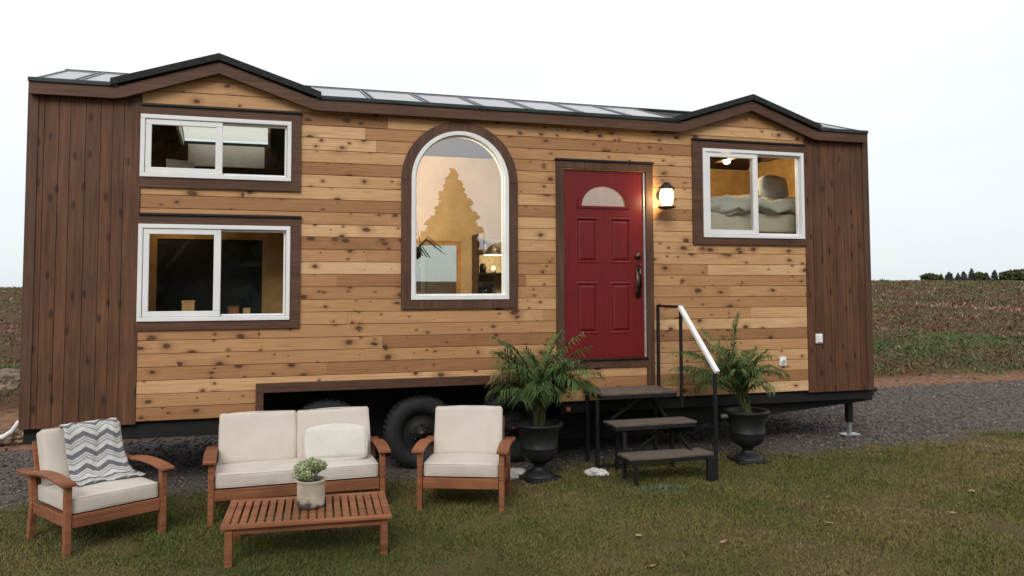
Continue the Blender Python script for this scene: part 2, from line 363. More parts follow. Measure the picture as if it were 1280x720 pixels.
def gravel_mat():
    m, t, b = mat('gravel_bed', rough=.95, spec=.15)
    co = coords(t); v = nd(t, 'ShaderNodeTexVoronoi'); v.inputs['Scale'].default_value = 38; t.links.new(co, v.inputs['Vector'])
    n = noise_(t, co, 1.1, 5, .65); n2 = noise_(t, co, 14, 5, .7)
    sp = nd(t, 'ShaderNodeSeparateColor'); t.links.new(v.outputs['Color'], sp.inputs[0])
    c = ramp(t, sp.outputs[0], [(0, (.07, .06, .055)), (.5, (.11, .094, .086)), (1, (.165, .142, .13))])
    c = mixc(t, ramp(t, n, [(.4, (0, 0, 0)), (.65, (.7, .7, .7))]), c, (.13, .095, .075))
    c = mixc(t, .6, c, ramp(t, n2, [(.3, (.6, .6, .6)), (.7, (1.3, 1.3, 1.3))]), 'MULTIPLY')
    t.links.new(c, b.inputs['Base Color']); bump(t, b, math_(t, 'SUBTRACT', 1, v.outputs['Distance']), .8, .02); return m
def lawn_mat():
    m, t, b = mat('lawn_soil', rough=.95, spec=.1)
    co = coords(t); n1 = noise_(t, co, 1.3, 5, .6); n2 = noise_(t, co, 60, 4, .7)
    c = ramp(t, n1, [(.3, (.06, .062, .022)), (.5, (.09, .075, .034)), (.7, (.12, .085, .045))])
    c = mixc(t, .7, c, ramp(t, n2, [(.3, (.65, .65, .65)), (.7, (1.35, 1.35, 1.35))]), 'MULTIPLY')
    t.links.new(c, b.inputs['Base Color']); bump(t, b, n2, .6, .01); return m
xs = np.linspace(-20, 40, 601)
sheet('gravel_path', xs, lambda x: edge_grass(x)-.15, edge_far, 8, .004, gravel_mat())
sheet('lawn', xs, lambda x: np.full_like(x, -30.), edge_grass, 10, .008, lawn_mat())

def blade_mat(name, stops, trans=.2):
    m, t, b = mat(name, rough=.75, spec=.15)
    a = attr(t, 'tone').outputs['Fac']
    t.links.new(ramp(t, a, stops), b.inputs['Base Color'])
    return m
MT['blade'] = blade_mat('grass_blade', [(0, (.055, .08, .018)), (.3, (.112, .126, .034)), (.55, (.175, .155, .052)), (.8, (.22, .16, .072)), (1, (.33, .26, .15))])
MT['weed'] = blade_mat('weed_leaf', [(0, (.07, .12, .032)), (.18, (.10, .13, .05)), (.36, (.145, .13, .065)), (.52, (.15, .105, .06)), (.68, (.15, .072, .048)), (.85, (.20, .125, .08)), (1, (.42, .36, .25))])
def vnoise(x, y, s):
    out = np.zeros_like(x)
    for k, (a, b, p) in enumerate(((1, .6, .3), (-.7, 1.1, 2.), (1.7, .4, 4.), (.5, -1.9, 1.3), (2.6, 1.7, .7), (-2.1, 2.9, 5))):
        out += np.sin((x*a+y*b)*s+p)/(1+.4*k)
    return out/3
def blades(x, y, z0, h, wd, tone, lean=.5):
    n = len(x); th = rng.uniform(0, 2*np.pi, n); ld = rng.uniform(0, 2*np.pi, n); ln = rng.uniform(.1, lean, n)*h
    dx, dy = np.cos(th)*wd/2, np.sin(th)*wd/2
    lx, ly = np.cos(ld)*ln, np.sin(ld)*ln
    V = np.empty((n, 5, 3), np.float32)
    V[:, 0] = np.stack([x-dx, y-dy, z0], -1); V[:, 1] = np.stack([x+dx, y+dy, z0], -1)
    V[:, 2] = np.stack([x+dx*.8+lx*.4, y+dy*.8+ly*.4, z0+h*.6], -1); V[:, 3] = np.stack([x-dx*.8+lx*.4, y-dy*.8+ly*.4, z0+h*.6], -1)
    V[:, 4] = np.stack([x+lx, y+ly, z0+h], -1)
    b = (np.arange(n)*5)[:, None]
    Fc = np.concatenate([b+np.array([[0, 1, 2]]), b+np.array([[0, 2, 3]]), b+np.array([[3, 2, 4]])], 0)
    return V.reshape(-1, 3), Fc, np.repeat(tone, 5)
camx, camy = 2.05, -7.93
def wedge(n, dmin, dmax, a0, a1, power=1.0):
    "random points in the camera's ground wedge, angles in degrees clockwise from +Y"
    u = rng.uniform(0, 1, n); d = (dmin**power+(dmax**power-dmin**power)*u)**(1/power); a = np.radians(rng.uniform(a0, a1, n))
    return camx+d*np.sin(a), camy+d*np.cos(a)
x, y = wedge(560000, 3.2, 13.0, -20, 54, 1.35)
k = y < edge_grass(x)+.14*vnoise(x, y, 5.)+rng.exponential(.09, len(x))-.05; x, y = x[k], y[k]
nn = vnoise(x, y, 1.2)+.6*vnoise(x+9, y, 4.3); dist = np.hypot(x-camx, y-camy)
green = np.clip(.44+.014*np.clip(x-2, 0, 8)-.30*nn+.10*vnoise(x+3, y*2.2, 7.)-.02*(5-np.clip(x, 0, 12)) * -1*0 + rng.normal(0, .12, len(x)), 0, 1)
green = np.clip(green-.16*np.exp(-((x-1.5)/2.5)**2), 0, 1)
bare = (vnoise(x-4, y*1.4, 2.6)+.5*vnoise(x+8, y, 8.) > .62) & (rng.random(len(x)) < .72); k = ~bare; x, y, nn, dist, green = x[k], y[k], nn[k], dist[k], green[k]
h = np.clip(rng.normal(.019, .007, len(x))*(1+.55*vnoise(x, y, 3.)+.35*vnoise(x+5, y, 9.)), .005, .08)*(1+.0*dist)
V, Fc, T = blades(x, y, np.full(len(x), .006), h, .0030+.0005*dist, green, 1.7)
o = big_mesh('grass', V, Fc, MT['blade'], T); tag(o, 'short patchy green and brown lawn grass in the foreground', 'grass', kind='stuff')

# loose gravel stones
ico = []
phi = (1+5**.5)/2
for a in (-1, 1):
    for b_ in (-phi, phi): ico += [(0, a, b_), (a, b_, 0), (b_, 0, a)]
ico = np.array(ico)/math.sqrt(1+phi*phi)
def hull_faces(P):
    Fs = []
    for i in range(12):
        for j in range(i+1, 12):
            for l in range(j+1, 12):
                if max(np.linalg.norm(P[i]-P[j]), np.linalg.norm(P[j]-P[l]), np.linalg.norm(P[i]-P[l])) < 1.1:
                    nrm = np.cross(P[j]-P[i], P[l]-P[i]); Fs.append((i, j, l) if nrm@P[i] > 0 else (i, l, j))
    return np.array(Fs)
icoF = hull_faces(ico)
def stones(x, y, z, r, tone, m, name):
    n = len(x); sc_ = np.stack([r*rng.uniform(.7, 1.3, n), r*rng.uniform(.7, 1.3, n), r*rng.uniform(.4, .8, n)], -1)
    an = rng.uniform(0, 6.3, n); P = ico[None]*(1+rng.normal(0, .12, (n, 12, 1)))*sc_[:, None]
    c, s = np.cos(an)[:, None], np.sin(an)[:, None]; X = P[..., 0]*c-P[..., 1]*s; Y = P[..., 0]*s+P[..., 1]*c
    V = np.stack([X+x[:, None], Y+y[:, None], P[..., 2]+z[:, None]], -1).reshape(-1, 3)
    Fc = (icoF[None]+(np.arange(n)*12)[:, None, None]).reshape(-1, 3)
    return big_mesh(name, V, Fc, m, np.repeat(tone, 12))
m, t, b = mat('gravel_stone', rough=.9, spec=.2)
t.links.new(ramp(t, attr(t, 'tone').outputs['Fac'], [(0, (.06, .052, .048)), (.6, (.12, .102, .093)), (.94, (.18, .152, .136)), (1, (.28, .24, .21))]), b.inputs['Base Color']); MT['stone'] = m
x = np.concatenate([rng.uniform(-2, 10, 14000), rng.uniform(8, 18, 16000)]); y = rng.uniform(-.8, 4.6, len(x))
k = (y > edge_grass(x)-.1-.25*rng.random(len(x))**2) & (y < edge_far(x)+rng.normal(0, .12, len(x))); x, y = x[k], y[k]
o = stones(x, y, np.full(len(x), .008), rng.uniform(.008, .022, len(x)), rng.random(len(x)), MT['stone'], 'gravel')
tag(o, 'loose grey gravel under and beside the tiny house', 'gravel', kind='stuff')

# weeds over the field
def weeds():
    X_, Y_ = [], []
    for n, a0, a1 in ((78000, 36, 54), (11000, -20, -10), (4000, -8, 8)):
        x, y = wedge(n, 13.2, 115, a0, a1, .25); X_.append(x); Y_.append(y)
    cx = np.concatenate(X_); cy = np.concatenate(Y_)
    edge = 4.9+.02*cx+.35*vnoise(cx, cy, 1.7)
    k = cy > edge+rng.normal(0, .25, len(cx)); cx, cy = cx[k], cy[k]
    d = np.hypot(cx-camx, cy-camy)
    nn = vnoise(cx, cy*1.3, .55)+.6*vnoise(cx+4, cy, 1.9)+.4*vnoise(cx-7, cy, 5.1)
    dep = cy-4.9
    # near: green with dry gaps, middle: rust red band, far: olive brown
    tone0 = .33+.08*np.clip(dep/6, 0, 1)+.16*np.exp(-((dep-14)/7.)**2)+.06*np.clip(dep/30, 0, 1)
    tone0 = np.clip(tone0-.30*nn-.12*vnoise(cx*1.3+1, cy*.6, 1.1)-.05+rng.normal(0, .10, len(cx)), 0, .93)
    tone0 = np.where(rng.random(len(cx)) < .02, rng.uniform(.86, 1, len(cx)), tone0)
    k = (vnoise(cx+2, cy*1.6, 1.4) > -.55) | (rng.random(len(cx)) < .35); cx, cy, d, tone0 = cx[k], cy[k], d[k], tone0[k]
    per = 10; n = len(cx)*per; dd = np.repeat(d, per)
    s = np.clip(rng.gamma(2.0, .018, len(cx)), .015, .17)*(1+d/70)
    X = np.repeat(cx, per)+rng.normal(0, 1, n)*np.repeat(s, per)*.6; Y = np.repeat(cy, per)+rng.normal(0, 1, n)*np.repeat(s, per)*.6
    h = np.repeat(s, per)*rng.uniform(.15, .75, n)
    tall = rng.random(n) < .02; h = np.where(tall, h*2.2, h)
    tone = np.clip(np.repeat(tone0, per)+rng.normal(0, .07, n), 0, 1); tone = np.where(tall, np.clip(tone+.3, 0, 1), tone)
    return blades(X, Y, hz(X, Y)-.01, h, np.where(tall, .006+.0007*dd, rng.uniform(.6, 1.6, n)*(.009+.0011*dd)), tone, 1.6)
V, Fc, T = weeds(); o = big_mesh('weeds', V, Fc, MT['weed'], T); tag(o, 'low green and rust brown weeds covering the open field', 'weeds', kind='stuff')

# ---------------------------------------------------------------- trees
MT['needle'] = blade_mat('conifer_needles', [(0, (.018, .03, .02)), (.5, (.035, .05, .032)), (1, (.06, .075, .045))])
MT['hazeneedle'] = blade_mat('hazed_conifer_needles', [(0, (.035, .05, .04)), (1, (.075, .095, .07))])  # needle colour paled to stand in for distance haze
MT['leafy'] = blade_mat('broad_leaves', [(0, (.03, .045, .016)), (.5, (.06, .075, .028)), (1, (.11, .10, .045))])
def conifer(name, label, x, y, z, H, W, nleaf, cat='tree', group=None, broad=False, seed=0):
    rg = np.random.default_rng(seed)
    t = thing(name, label, cat, (x, y, z), 0, group)
    MB().tube([(0, 0, -.3), (0, 0, H*.5), (0, 0, H*.97)], [H*.022, H*.014, H*.003], 7).build('trunk', MT['bark'], t)
    if broad:
        u = rg.random(nleaf); v = rg.normal(0, 1, (nleaf, 3)); v /= np.linalg.norm(v, axis=1)[:, None]
        r = rg.uniform(.55, 1, nleaf)**.5*(1+.25*np.sin(v[:, 0]*5+seed)*np.sin(v[:, 2]*6+2))
        P = v*r[:, None]*np.array([W/2, W/2, H*.36]); P[:, 2] += H*.5
    else:
        f = 1-np.sqrt(rg.random(nleaf)); hh = H*(.08+.92*f); a = rg.uniform(0, 2*np.pi, nleaf); tier = .88+.12*np.sin(hh/H*75+a*1.0+seed) if nleaf > 8000 else .75+.25*np.sin(hh/H*60+seed)
        rad = W/2*(1-f)**(.5 if nleaf == 1100 else .85)*tier*rg.uniform(.25, 1, nleaf)**.5*(.8+.3*np.sin(a*3+seed+hh*2))
        P = np.stack([np.cos(a)*rad, np.sin(a)*rad, hh-rad*.25], -1)
    s = (W*.055 if broad else W*.06)*rg.uniform(.6, 1.4, nleaf)*(1.3 if nleaf < 1200 else (.30*rg.uniform(.6, 1.8, nleaf)) if nleaf > 8000 else 1)
    d1 = rg.normal(0, 1, (nleaf, 3)); d1 /= np.linalg.norm(d1, axis=1)[:, None]; d2 = np.cross(d1, rg.normal(0, 1, (nleaf, 3))); d2 /= np.linalg.norm(d2, axis=1)[:, None]
    V = np.stack([P-d1*s[:, None], P+d2*s[:, None]*.7, P+d1*s[:, None], P-d2*s[:, None]*.7], 1).reshape(-1, 3)
    Fq = np.arange(nleaf*4).reshape(-1, 4)
    big_mesh('crown', V, Fq, MT['leafy' if broad else 'hazeneedle' if nleaf == 1100 else 'needle'], np.repeat(rg.random(nleaf), 4), t)
    return t
# the far row beyond the field, seen at the right edge
def ang(px): return yaw+math.atan((px-640)/F)
far = [(1163, 7, 12, 1), (1176, 7, 6, 0), (1186, 9, 9, 0), (1197, 7, 6, 0), (1204, 11, 7, 0), (1214, 13, 7, 0), (1224, 9, 9, 1), (1232, 8, 8, 0), (1243, 11, 7, 0), (1254, 10, 8, 0), (1263, 11, 12, 1), (1275, 12, 16, 1), (1292, 13, 18, 1)]
desc = ['low shrubby tree, first of the far row from the house', 'tiny far conifer just right of the first shrubby tree', 'squat dark conifer standing alone in a gap of the far row', 'thin short conifer left of the tallest far tree',
        'dark conifer touching the tallest far tree on its left', 'tallest and darkest conifer of the far row', 'round far tree just right of the tallest conifer', 'short conifer ending the dense clump of the far row',
        'lone conifer after the gap in the far row', 'narrow conifer before the broad green trees at the right edge', 'broad green tree beside the last conifer at right', 'widest green tree of the far row at the photo edge', 'green tree cut by the right edge of the photo']
for i, ((px, hp, wp, br), dsc) in enumerate(zip(far, desc)):
    D = 150+10*((i*7) % 5); a = ang(px); x, y = camx+D*math.sin(a), camy+D*math.cos(a); z = float(hz(x, y))
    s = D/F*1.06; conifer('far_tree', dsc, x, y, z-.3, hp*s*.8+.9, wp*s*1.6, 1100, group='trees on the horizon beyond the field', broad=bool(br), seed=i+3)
# trees behind the photographer, which the window glass mirrors
def mirror(px, yv, ylev=1.81): # x of the thing whose mirror image stands behind glass plane y=0 at distance yv
    a = ang(px); return camx+(yv-camy)*math.tan(a)
conifer('conifer', 'pointed conifer mirrored in the arched window glass', mirror(566, 26), -26, 0, 7.0, 6.2, 16000, seed=40)
for i, px in enumerate((500, 535, 570, 605, 640)):  # the low row
    conifer('bushy_tree', ['leftmost', 'second', 'middle', 'fourth', 'rightmost'][i]+' low bushy tree in the row under the mirrored conifer', mirror(px, 30), -30, -.4, 4.7+.4*(i % 2), 3.4, 1600, group='low trees behind the photographer', broad=True, seed=90+i)
for i, (px, hh, ww) in enumerate(((60, 15, 9), (130, 18, 10), (200, 19, 11), (265, 19, 11), (340, 17, 10), (425, 11, 6), (700, 4, 3), (820, 12, 6), (870, 18, 10), (935, 19, 11), (1000, 18, 10))):
    conifer('conifer', ['outermost left', 'second left', 'third left', 'broadest left', 'fifth left', 'small slim left', 'small slim right', 'second right', 'third right', 'broadest right', 'outermost right'][i]+' dark conifer standing behind the photographer', mirror(px, 27+i % 3), -27-i % 3, 0, hh, ww, 7000, group='trees behind the photographer', seed=60+i)

# ---------------------------------------------------------------- tiny house
LN, DP = 8.84, 2.40
H0, HT = .62, 3.56
BX, BY = LN/2, DP/2
house = thing('tiny_house', 'long cedar clad tiny house on wheels with red door and two small gables', 'tiny house', (0, 0, 0))
peaks = [(.70, 1.55, 2.42), (6.35, 7.24, 8.08)]
EAVE, PK = 3.632, 3.925
def topline(x):
    for a, m_, b_ in peaks:
        if a <= x <= m_: return EAVE+(PK-EAVE)*(x-a)/(m_-a)
        if m_ < x <= b_: return EAVE+(PK-EAVE)*(b_-x)/(b_-m_)
    return EAVE
# openings: (x0,x1,z0,z1)
openings = [(.90, 2.23, 2.79, 3.43), (.90, 2.23, 1.49, 2.42), (6.60, 7.99, 2.34, 3.40), (4.94, 5.97, .98, 3.11), (1.94, 4.93, .60, .872)]
AC, AZ, AR, AB = 3.872, 2.90, .55, 1.66
def arch_half(z):
    if z < AB or z > AZ+AR: return None
    return AR if z <= AZ else math.sqrt(max(AR*AR-(z-AZ)**2, 0))
def clip_row(z0, z1, xa, xb):
    "free spans of one band of a course of boards"
    spans = [(xa, xb)]
    for (a, b, c, d) in openings:
        if c < z1-.001 and d > z0+.001:
            new = []
            for s, e in spans:
                if b <= s or a >= e: new.append((s, e)); continue
                if a > s: new.append((s, a))
                if b < e: new.append((b, e))
            spans = new
    return spans
sd_mb = MB()
rows = []; z = H0
while z < 3.97: rows.append((z, z+.1205)); z += .1205
def board(mb, zs, xl, xr, tone, shf=None, e0=.0045, e1=.0045):
    poly = [(xl(z), z) for z in zs]+[(xr(z), z) for z in reversed(zs)]
    if poly[-1][0]-poly[0][0] < .004 and poly[len(zs)][0]-poly[len(zs)-1][0] < .004: return
    z0, z1 = zs[0], zs[-1]; n = len(poly)
    fr = [(x, -.022, min(max(z, z0+e0), z1-e1)) for x, z in poly]; md = [(x, -.016, z) for x, z in poly]; bk = [(x, 0.0, z) for x, z in poly]
    fs = [tuple(range(n)), tuple(range(3*n-1, 2*n-1, -1))]
    for i in range(n):
        j = (i+1) % n; fs += [(i, i+n, j+n, j), (i+n, i+2*n, j+2*n, j+n)]
    mb.add(fr+md+bk, fs, tone)
    if shf is not None: mb.shift[-3*n:] = [shf]*(3*n)
for (z0, z1) in rows:
    z1 -= .0025
    if z0 > 3.5:
        for a, m_, b_ in peaks:
            s1 = (PK-EAVE)/(m_-a); s2 = (PK-EAVE)/(b_-m_)
            lo = max(.89, a) if a < 1 else a; hi = min(b_, 7.98) if b_ > 8 else b_
            xl = lambda z: max(lo, min(a+(z+.06-EAVE)/s1, m_)); xr = lambda z: max(min(hi, b_-(z+.06-EAVE)/s2), m_)
            cut = random.uniform(a+.5, b_-.5)
            board(sd_mb, [z0, (z0+z1)/2, z1], xl, xr, random.betavariate(2, 2))
        if z0 < 3.58:
            for s, e in ((2.42, 6.35),): board(sd_mb, [z0, 3.6], lambda z: s, lambda z: e, random.random())
        continue
    cuts = [.893]; c = .893+random.uniform(.8, 3.2)
    while c < 7.4: cuts.append(c); c += random.uniform(1.8, 4.6)
    cuts.append(7.978)
    zb_ = sorted({z0, z1}|{q for o_ in openings for q in o_[2:] if z0+.006 < q < z1-.006}|({AB} if z0+.006 < AB < z1-.006 else set()))
    for a0, b0 in zip(cuts[:-1], cuts[1:]):
        tone = random.betavariate(1.7, 1.6); shf = (random.uniform(-20, 20), 0., random.uniform(-20, 20))
        for za, zc in zip(zb_[:-1], zb_[1:]):
            e0 = .0045 if za == z0 else 0; e1 = .0045 if zc == z1 else 0
            for a, b_ in clip_row(za, zc, a0, b0-.0015):
                hasarch = zc > AB+.001 and za < AZ+AR and a < AC+AR and b_ > AC-AR
                if not hasarch: board(sd_mb, [za, zc], lambda z: a, lambda z: b_, tone, shf, e0, e1); continue
                zs = [za+(zc-za)*q/6 for q in range(7)]
                if zc > AZ+AR > za: zs = sorted(zs+[AZ+AR])
                hw = lambda z: arch_half(min(max(z, AB+.0005), 9)) or 0
                if a < AC: board(sd_mb, zs, lambda z: min(a, AC-hw(z)), lambda z: min(b_, AC-hw(z)), tone, shf, e0, e1)
                if b_ > AC: board(sd_mb, zs, lambda z: max(a, AC+hw(z)), lambda z: max(b_, AC+hw(z)), tone, shf, e0, e1)
sd_mb.build('siding', MT['cedar'], house)
def upright(x0, x1, z0, y=-.03, name='end_panel'):
    mb = MB(); x = x0; ws = []
    while x < x1-.02:
        wd = min(random.uniform(.085, .125), x1-x)
        if x1-(x+wd) < .04: wd = x1-x
        zt = min(topline(x), topline(x+wd))-.05
        zt = min(zt, 3.9)
        tn = random.random(); e = .002
        mb.prism([(x, z0), (x+wd-.002, z0), (x+wd-.002, topline(x+wd)-.05), (x, topline(x)-.05)], y+.004, 0, tn)
        mb.prism([(x+e, z0), (x+wd-.002-e, z0), (x+wd-.002-e, topline(x+wd-e)-.05), (x+e, topline(x+e)-.05)], y, y+.0042, tn)
        x += wd
    return mb.build(name, MT['stain'], house)
upright(.0, .893, H0-.02); upright(7.978, LN, H0-.02)
# corner boards and trims
for x0, x1 in ((-.03, .055), (LN-.055, LN+.03)): MB().box(x0, x1, -.042, -.012, H0-.02, EAVE-.05).build('corner_board', MT['trimv'], house, .003)
# end walls and back wall
for xx, sg in ((-.028, 1), (LN+.028, -1)):
    mb = MB(); x0, x1 = (xx, xx+.06) if sg > 0 else (xx-.06, xx)
    mb.add([(x0, -.011, H0-.02), (x0, DP, H0-.02), (x0, DP, 3.53), (x0, 1.15, 3.99), (x0, -.011, 3.62), (x1, -.011, H0-.02), (x1, DP, H0-.02), (x1, DP, 3.53), (x1, 1.15, 3.99), (x1, -.011, 3.62)],
           [(0, 1, 2, 3, 4), (9, 8, 7, 6, 5), (0, 5, 6, 1), (1, 6, 7, 2), (2, 7, 8, 3), (3, 8, 9, 4), (4, 9, 5, 0)])
    mb.build('end_wall', MT['stain'], house)
# inner lining of the front wall (leaves the openings free)
mb = MB()
xs_ = sorted({.033, .89, 2.23, 3.32, 4.43, 4.94, 5.97, 6.60, 7.99, LN-.033})
cells = {(.033, .89): [(H0, 3.6)], (.89, 2.23): [(H0+.3, 1.49), (2.42, 2.79), (3.43, 3.62)], (2.23, 3.32): [(.9, 3.6)], (3.32, 4.43): [(.9, 1.66), (3.45, 3.6)],
         (4.43, 4.94): [(.9, 3.6)], (4.94, 5.97): [(H0+.1, .98), (3.11, 3.6)], (5.97, 6.60): [(H0, 3.6)], (6.60, 7.99): [(H0, 2.34), (3.40, 3.6)], (7.99, LN-.033): [(H0, 3.6)]}
for (a, b_), zz in cells.items():
    for c, d in zz: mb.box(a, b_, .003, .09, c, d)
for sg in (-1, 1):    # arch spandrels
    pts = [(AC+sg*AR*math.cos(q*math.pi/24), AZ+AR*math.sin(q*math.pi/24)) for q in range(13)]
    mb.prism(pts+[(AC+sg*.0, 3.46), (AC+sg*.5615, 3.46), (AC+sg*.5615, AZ)], .003, .09)
mb.build('wall_lining', MT['pine'], house)
mb = MB()      # back wall with a window hole
bw = (3.45, 4.42, 1.62, 2.42)
mb.box(.033, 2.0, DP-.1, DP, .64, 3.50); mb.box(2.0, bw[0], DP-.1, DP, .64, 3.53); mb.box(bw[1], LN-.033, DP-.1, DP, .64, 3.53); mb.box(bw[0], bw[1], DP-.1, DP, .64, bw[2]); mb.box(bw[0], bw[1], DP-.1, DP, bw[3], 3.53)
mb.build('back_wall', MT['palepine'], house)
bwf = MB(); 
for a in ((bw[0], bw[0]+.05, bw[2], bw[3]), (bw[1]-.05, bw[1], bw[2], bw[3]), (bw[0]+.05, bw[1]-.05, bw[2], bw[2]+.05), (bw[0]+.05, bw[1]-.05, bw[3]-.05, bw[3])): bwf.box(a[0], a[1], DP-.08, DP-.03, a[2], a[3])
wr = bwf.build('window', MT['pine'], house); MB().box(bw[0]+.05, bw[1]-.05, DP-.058, DP-.052, bw[2]+.05, bw[3]-.05).build('pane', MT['glass'], wr)
# floor, lofts
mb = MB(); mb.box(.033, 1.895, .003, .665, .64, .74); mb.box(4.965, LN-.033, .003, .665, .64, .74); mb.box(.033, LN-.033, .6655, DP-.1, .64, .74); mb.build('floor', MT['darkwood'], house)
mb = MB(); mb.box(.033, 2.35, .10, DP-.1, 2.60, 2.70); mb.build('loft_floor', MT['pine'], house)
mb = MB(); mb.box(6.1, LN-.033, .10, DP-.1, 2.14, 2.24); mb.build('loft_floor', MT['pine'], house)
# roof
RY, RZ = 1.15, 4.035
slope_f = lambda y: 3.628+(RZ-3.628)*(y+.10)/(RY+.10)
def slope_quad(mb, x0, x1, ya, za, yb, zb, th):
    mb.add([(x0, ya, za), (x1, ya, za), (x1, yb, zb), (x0, yb, zb), (x0, ya, za-th), (x1, ya, za-th), (x1, yb, zb-th), (x0, yb, zb-th)],
           [(0, 1, 2, 3), (7, 6, 5, 4), (0, 4, 5, 1), (1, 5, 6, 2), (2, 6, 7, 3), (3, 7, 4, 0)])
mb = MB(); xr_ = -.05
for a, b_, yy in ((-.01, .70, -.10), (.70, 2.44, .5), (2.44, 6.33, -.10), (6.33, 8.10, .5), (8.10, LN-.02, -.10)): slope_quad(mb, a, b_, yy, slope_f(yy), RY, RZ, .045)
sk = (1.02, 1.98, 1.72, 2.34); bz = lambda y: RZ-(RZ-3.53)*(y-RY)/(DP+.1-RY)
slope_quad(mb, -.01, sk[0], RY, RZ, DP+.1, bz(DP+.1), .045); slope_quad(mb, sk[1], LN-.02, RY, RZ, DP+.1, bz(DP+.1), .045)
slope_quad(mb, sk[0], sk[1], RY, RZ, sk[2], bz(sk[2]), .045); slope_quad(mb, sk[0], sk[1], sk[3], bz(sk[3]), DP+.1, bz(DP+.1), .045)
roof = mb.build('roof', MT['shingle'], house)
MB().tube([(-.012, RY, RZ+.012), (LN-.02, RY, RZ+.012)], .022, 6).build('ridge_cap', MT['blackm'], roof)
# ceiling under the slopes
mb = MB()
mb.add([(.033, .09, 3.60), (LN-.033, .09, 3.60), (LN-.033, RY, 3.90), (.033, RY, 3.90)], [(0, 1, 2, 3)])
for a, b_, c, d in ((.033, sk[0], RY, 2.3), (sk[1], LN-.033, RY, 2.3), (sk[0], sk[1], RY, sk[2])):
    cz = lambda y: 3.90-(3.90-3.54)*(y-RY)/(2.3-RY)
    mb.add([(a, c, cz(c)), (b_, c, cz(c)), (b_, d, cz(d)), (a, d, cz(d))], [(0, 1, 2, 3)])
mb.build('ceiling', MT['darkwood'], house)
# skylight
s = MB(); s.box(sk[0]+.05, sk[1]-.04, 2.262, 2.295, 3.28, 3.54); s.box(sk[0]-.02, sk[1]+.02, sk[2]-.03, sk[2], bz(sk[2])-.04, bz(sk[2])+.05)
for a, b_ in ((sk[0]-.03, sk[0]), (sk[1], sk[1]+.03)):
    s.add([(a, sk[2], 3.62), (b_, sk[2], 3.62), (b_, sk[3]-.05, 3.52), (a, sk[3]-.05, 3.52), (a, sk[2], bz(sk[2])+.05), (b_, sk[2], bz(sk[2])+.05), (b_, sk[3], bz(sk[3])+.05), (a, sk[3], bz(sk[3])+.05)],
          [(0, 3, 2, 1), (4, 5, 6, 7), (0, 1, 5, 4), (1, 2, 6, 5), (2, 3, 7, 6), (3, 0, 4, 7)])
skl = s.build('skylight', MT['whitem'], house)
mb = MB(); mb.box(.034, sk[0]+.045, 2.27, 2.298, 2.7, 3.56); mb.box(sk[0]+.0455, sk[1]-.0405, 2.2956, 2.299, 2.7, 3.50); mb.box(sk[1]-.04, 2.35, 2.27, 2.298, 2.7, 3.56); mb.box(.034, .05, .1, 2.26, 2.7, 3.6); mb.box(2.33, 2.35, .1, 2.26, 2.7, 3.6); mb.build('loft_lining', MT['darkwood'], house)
m_ = MB(); slope_quad(m_, sk[0], sk[1], sk[2], bz(sk[2])+.03, sk[3], bz(sk[3])+.03, .006); m_.build('pane', MT['jar'], skl)
# eave edge metal, interrupted by gables
mb = MB()
for a, b_ in ((-.015, .70), (2.44, 6.33), (8.10, LN-.03)): mb.box(a, b_, -.128, -.10, 3.626, 3.664)
mb.build('drip_edge', MT['flash'], roof, .004)
# fascia band with two peaks
def band(mb, pts, lo, hi, y0, y1, tone=.5):
    for (xa, za), (xb, zb) in zip(pts[:-1], pts[1:]):
        mb.prism([(xa, za-lo), (xb, zb-lo), (xb, zb+hi), (xa, za+hi)], y0, y1, tone)
line = [(-.01, EAVE), (.66, EAVE), (.74, EAVE+.012), (1.55, PK), (2.38, EAVE+.012), (2.46, EAVE), (6.31, EAVE), (6.39, EAVE+.012), (7.24, PK), (8.04, EAVE+.012), (8.12, EAVE), (LN-.035, EAVE)]
mb = MB(); band(mb, line, .112, -.002, -.112, -.085); mb.build('fascia', MT['trim'], house)
mb = MB(); band(mb, line, .102, -.03, -.0855, -.02); mb.build('soffit', MT['trim'], house)
for pi, (a, m_, b_) in enumerate(peaks):
    mb = MB(); A = (a-.06, EAVE+.0); P = (m_, PK+.008); B = (b_+.06, EAVE+.0)
    for (p, q) in ((A, P), (P, B)):
        (xa, za), (xb, zb) = p, q; th = .062
        mb.add([(xa, -.145, za), (xb, -.145, zb), (xb, -.145, zb+th), (xa, -.145, za+th), (xa, 1.0, za+.001), (xb, 1.0, zb+.001), (xb, 1.0, zb+th), (xa, 1.0, za+th)],
               [(0, 1, 2, 3), (7, 6, 5, 4), (0, 4, 5, 1), (1, 5, 6, 2), (2, 6, 7, 3), (3, 7, 4, 0)])
    mb.build('gable_roof', MT['shingle'], house)
# solar panels on the front slope
def panels(x0, x1, n):
    wd = (x1-x0)/n
    for i in range(n):
        a, b_ = x0+i*wd+.012, x0+(i+1)*wd-.012; ya, yb = -.085, 1.06
        za, zb = slope_f(ya)+.032, slope_f(yb)+.032
        f = MB(); 
        for (p, q, r_, s_) in ((a, a+.022, ya, yb), (b_-.022, b_, ya, yb)): slope_quad(f, p, q, r_, za, s_, zb, .03)
        for (r_, s_) in ((ya, ya+.03), (yb-.03, yb)): slope_quad(f, a+.0225, b_-.0225, r_, slope_f(r_)+.03, s_, slope_f(s_)+.03, .03)
        fo = f.build('solar_panel', MT['frame_al'], roof)
        g = MB(); slope_quad(g, a+.023, b_-.023, ya+.031, slope_f(ya+.031)+.024, yb-.031, slope_f(yb-.031)+.024, .012); g.build('panel_glass', MT['panel'], roof)
panels(.0, .68, 2); panels(2.42, 6.36, 7); panels(8.08, LN-.03, 2)

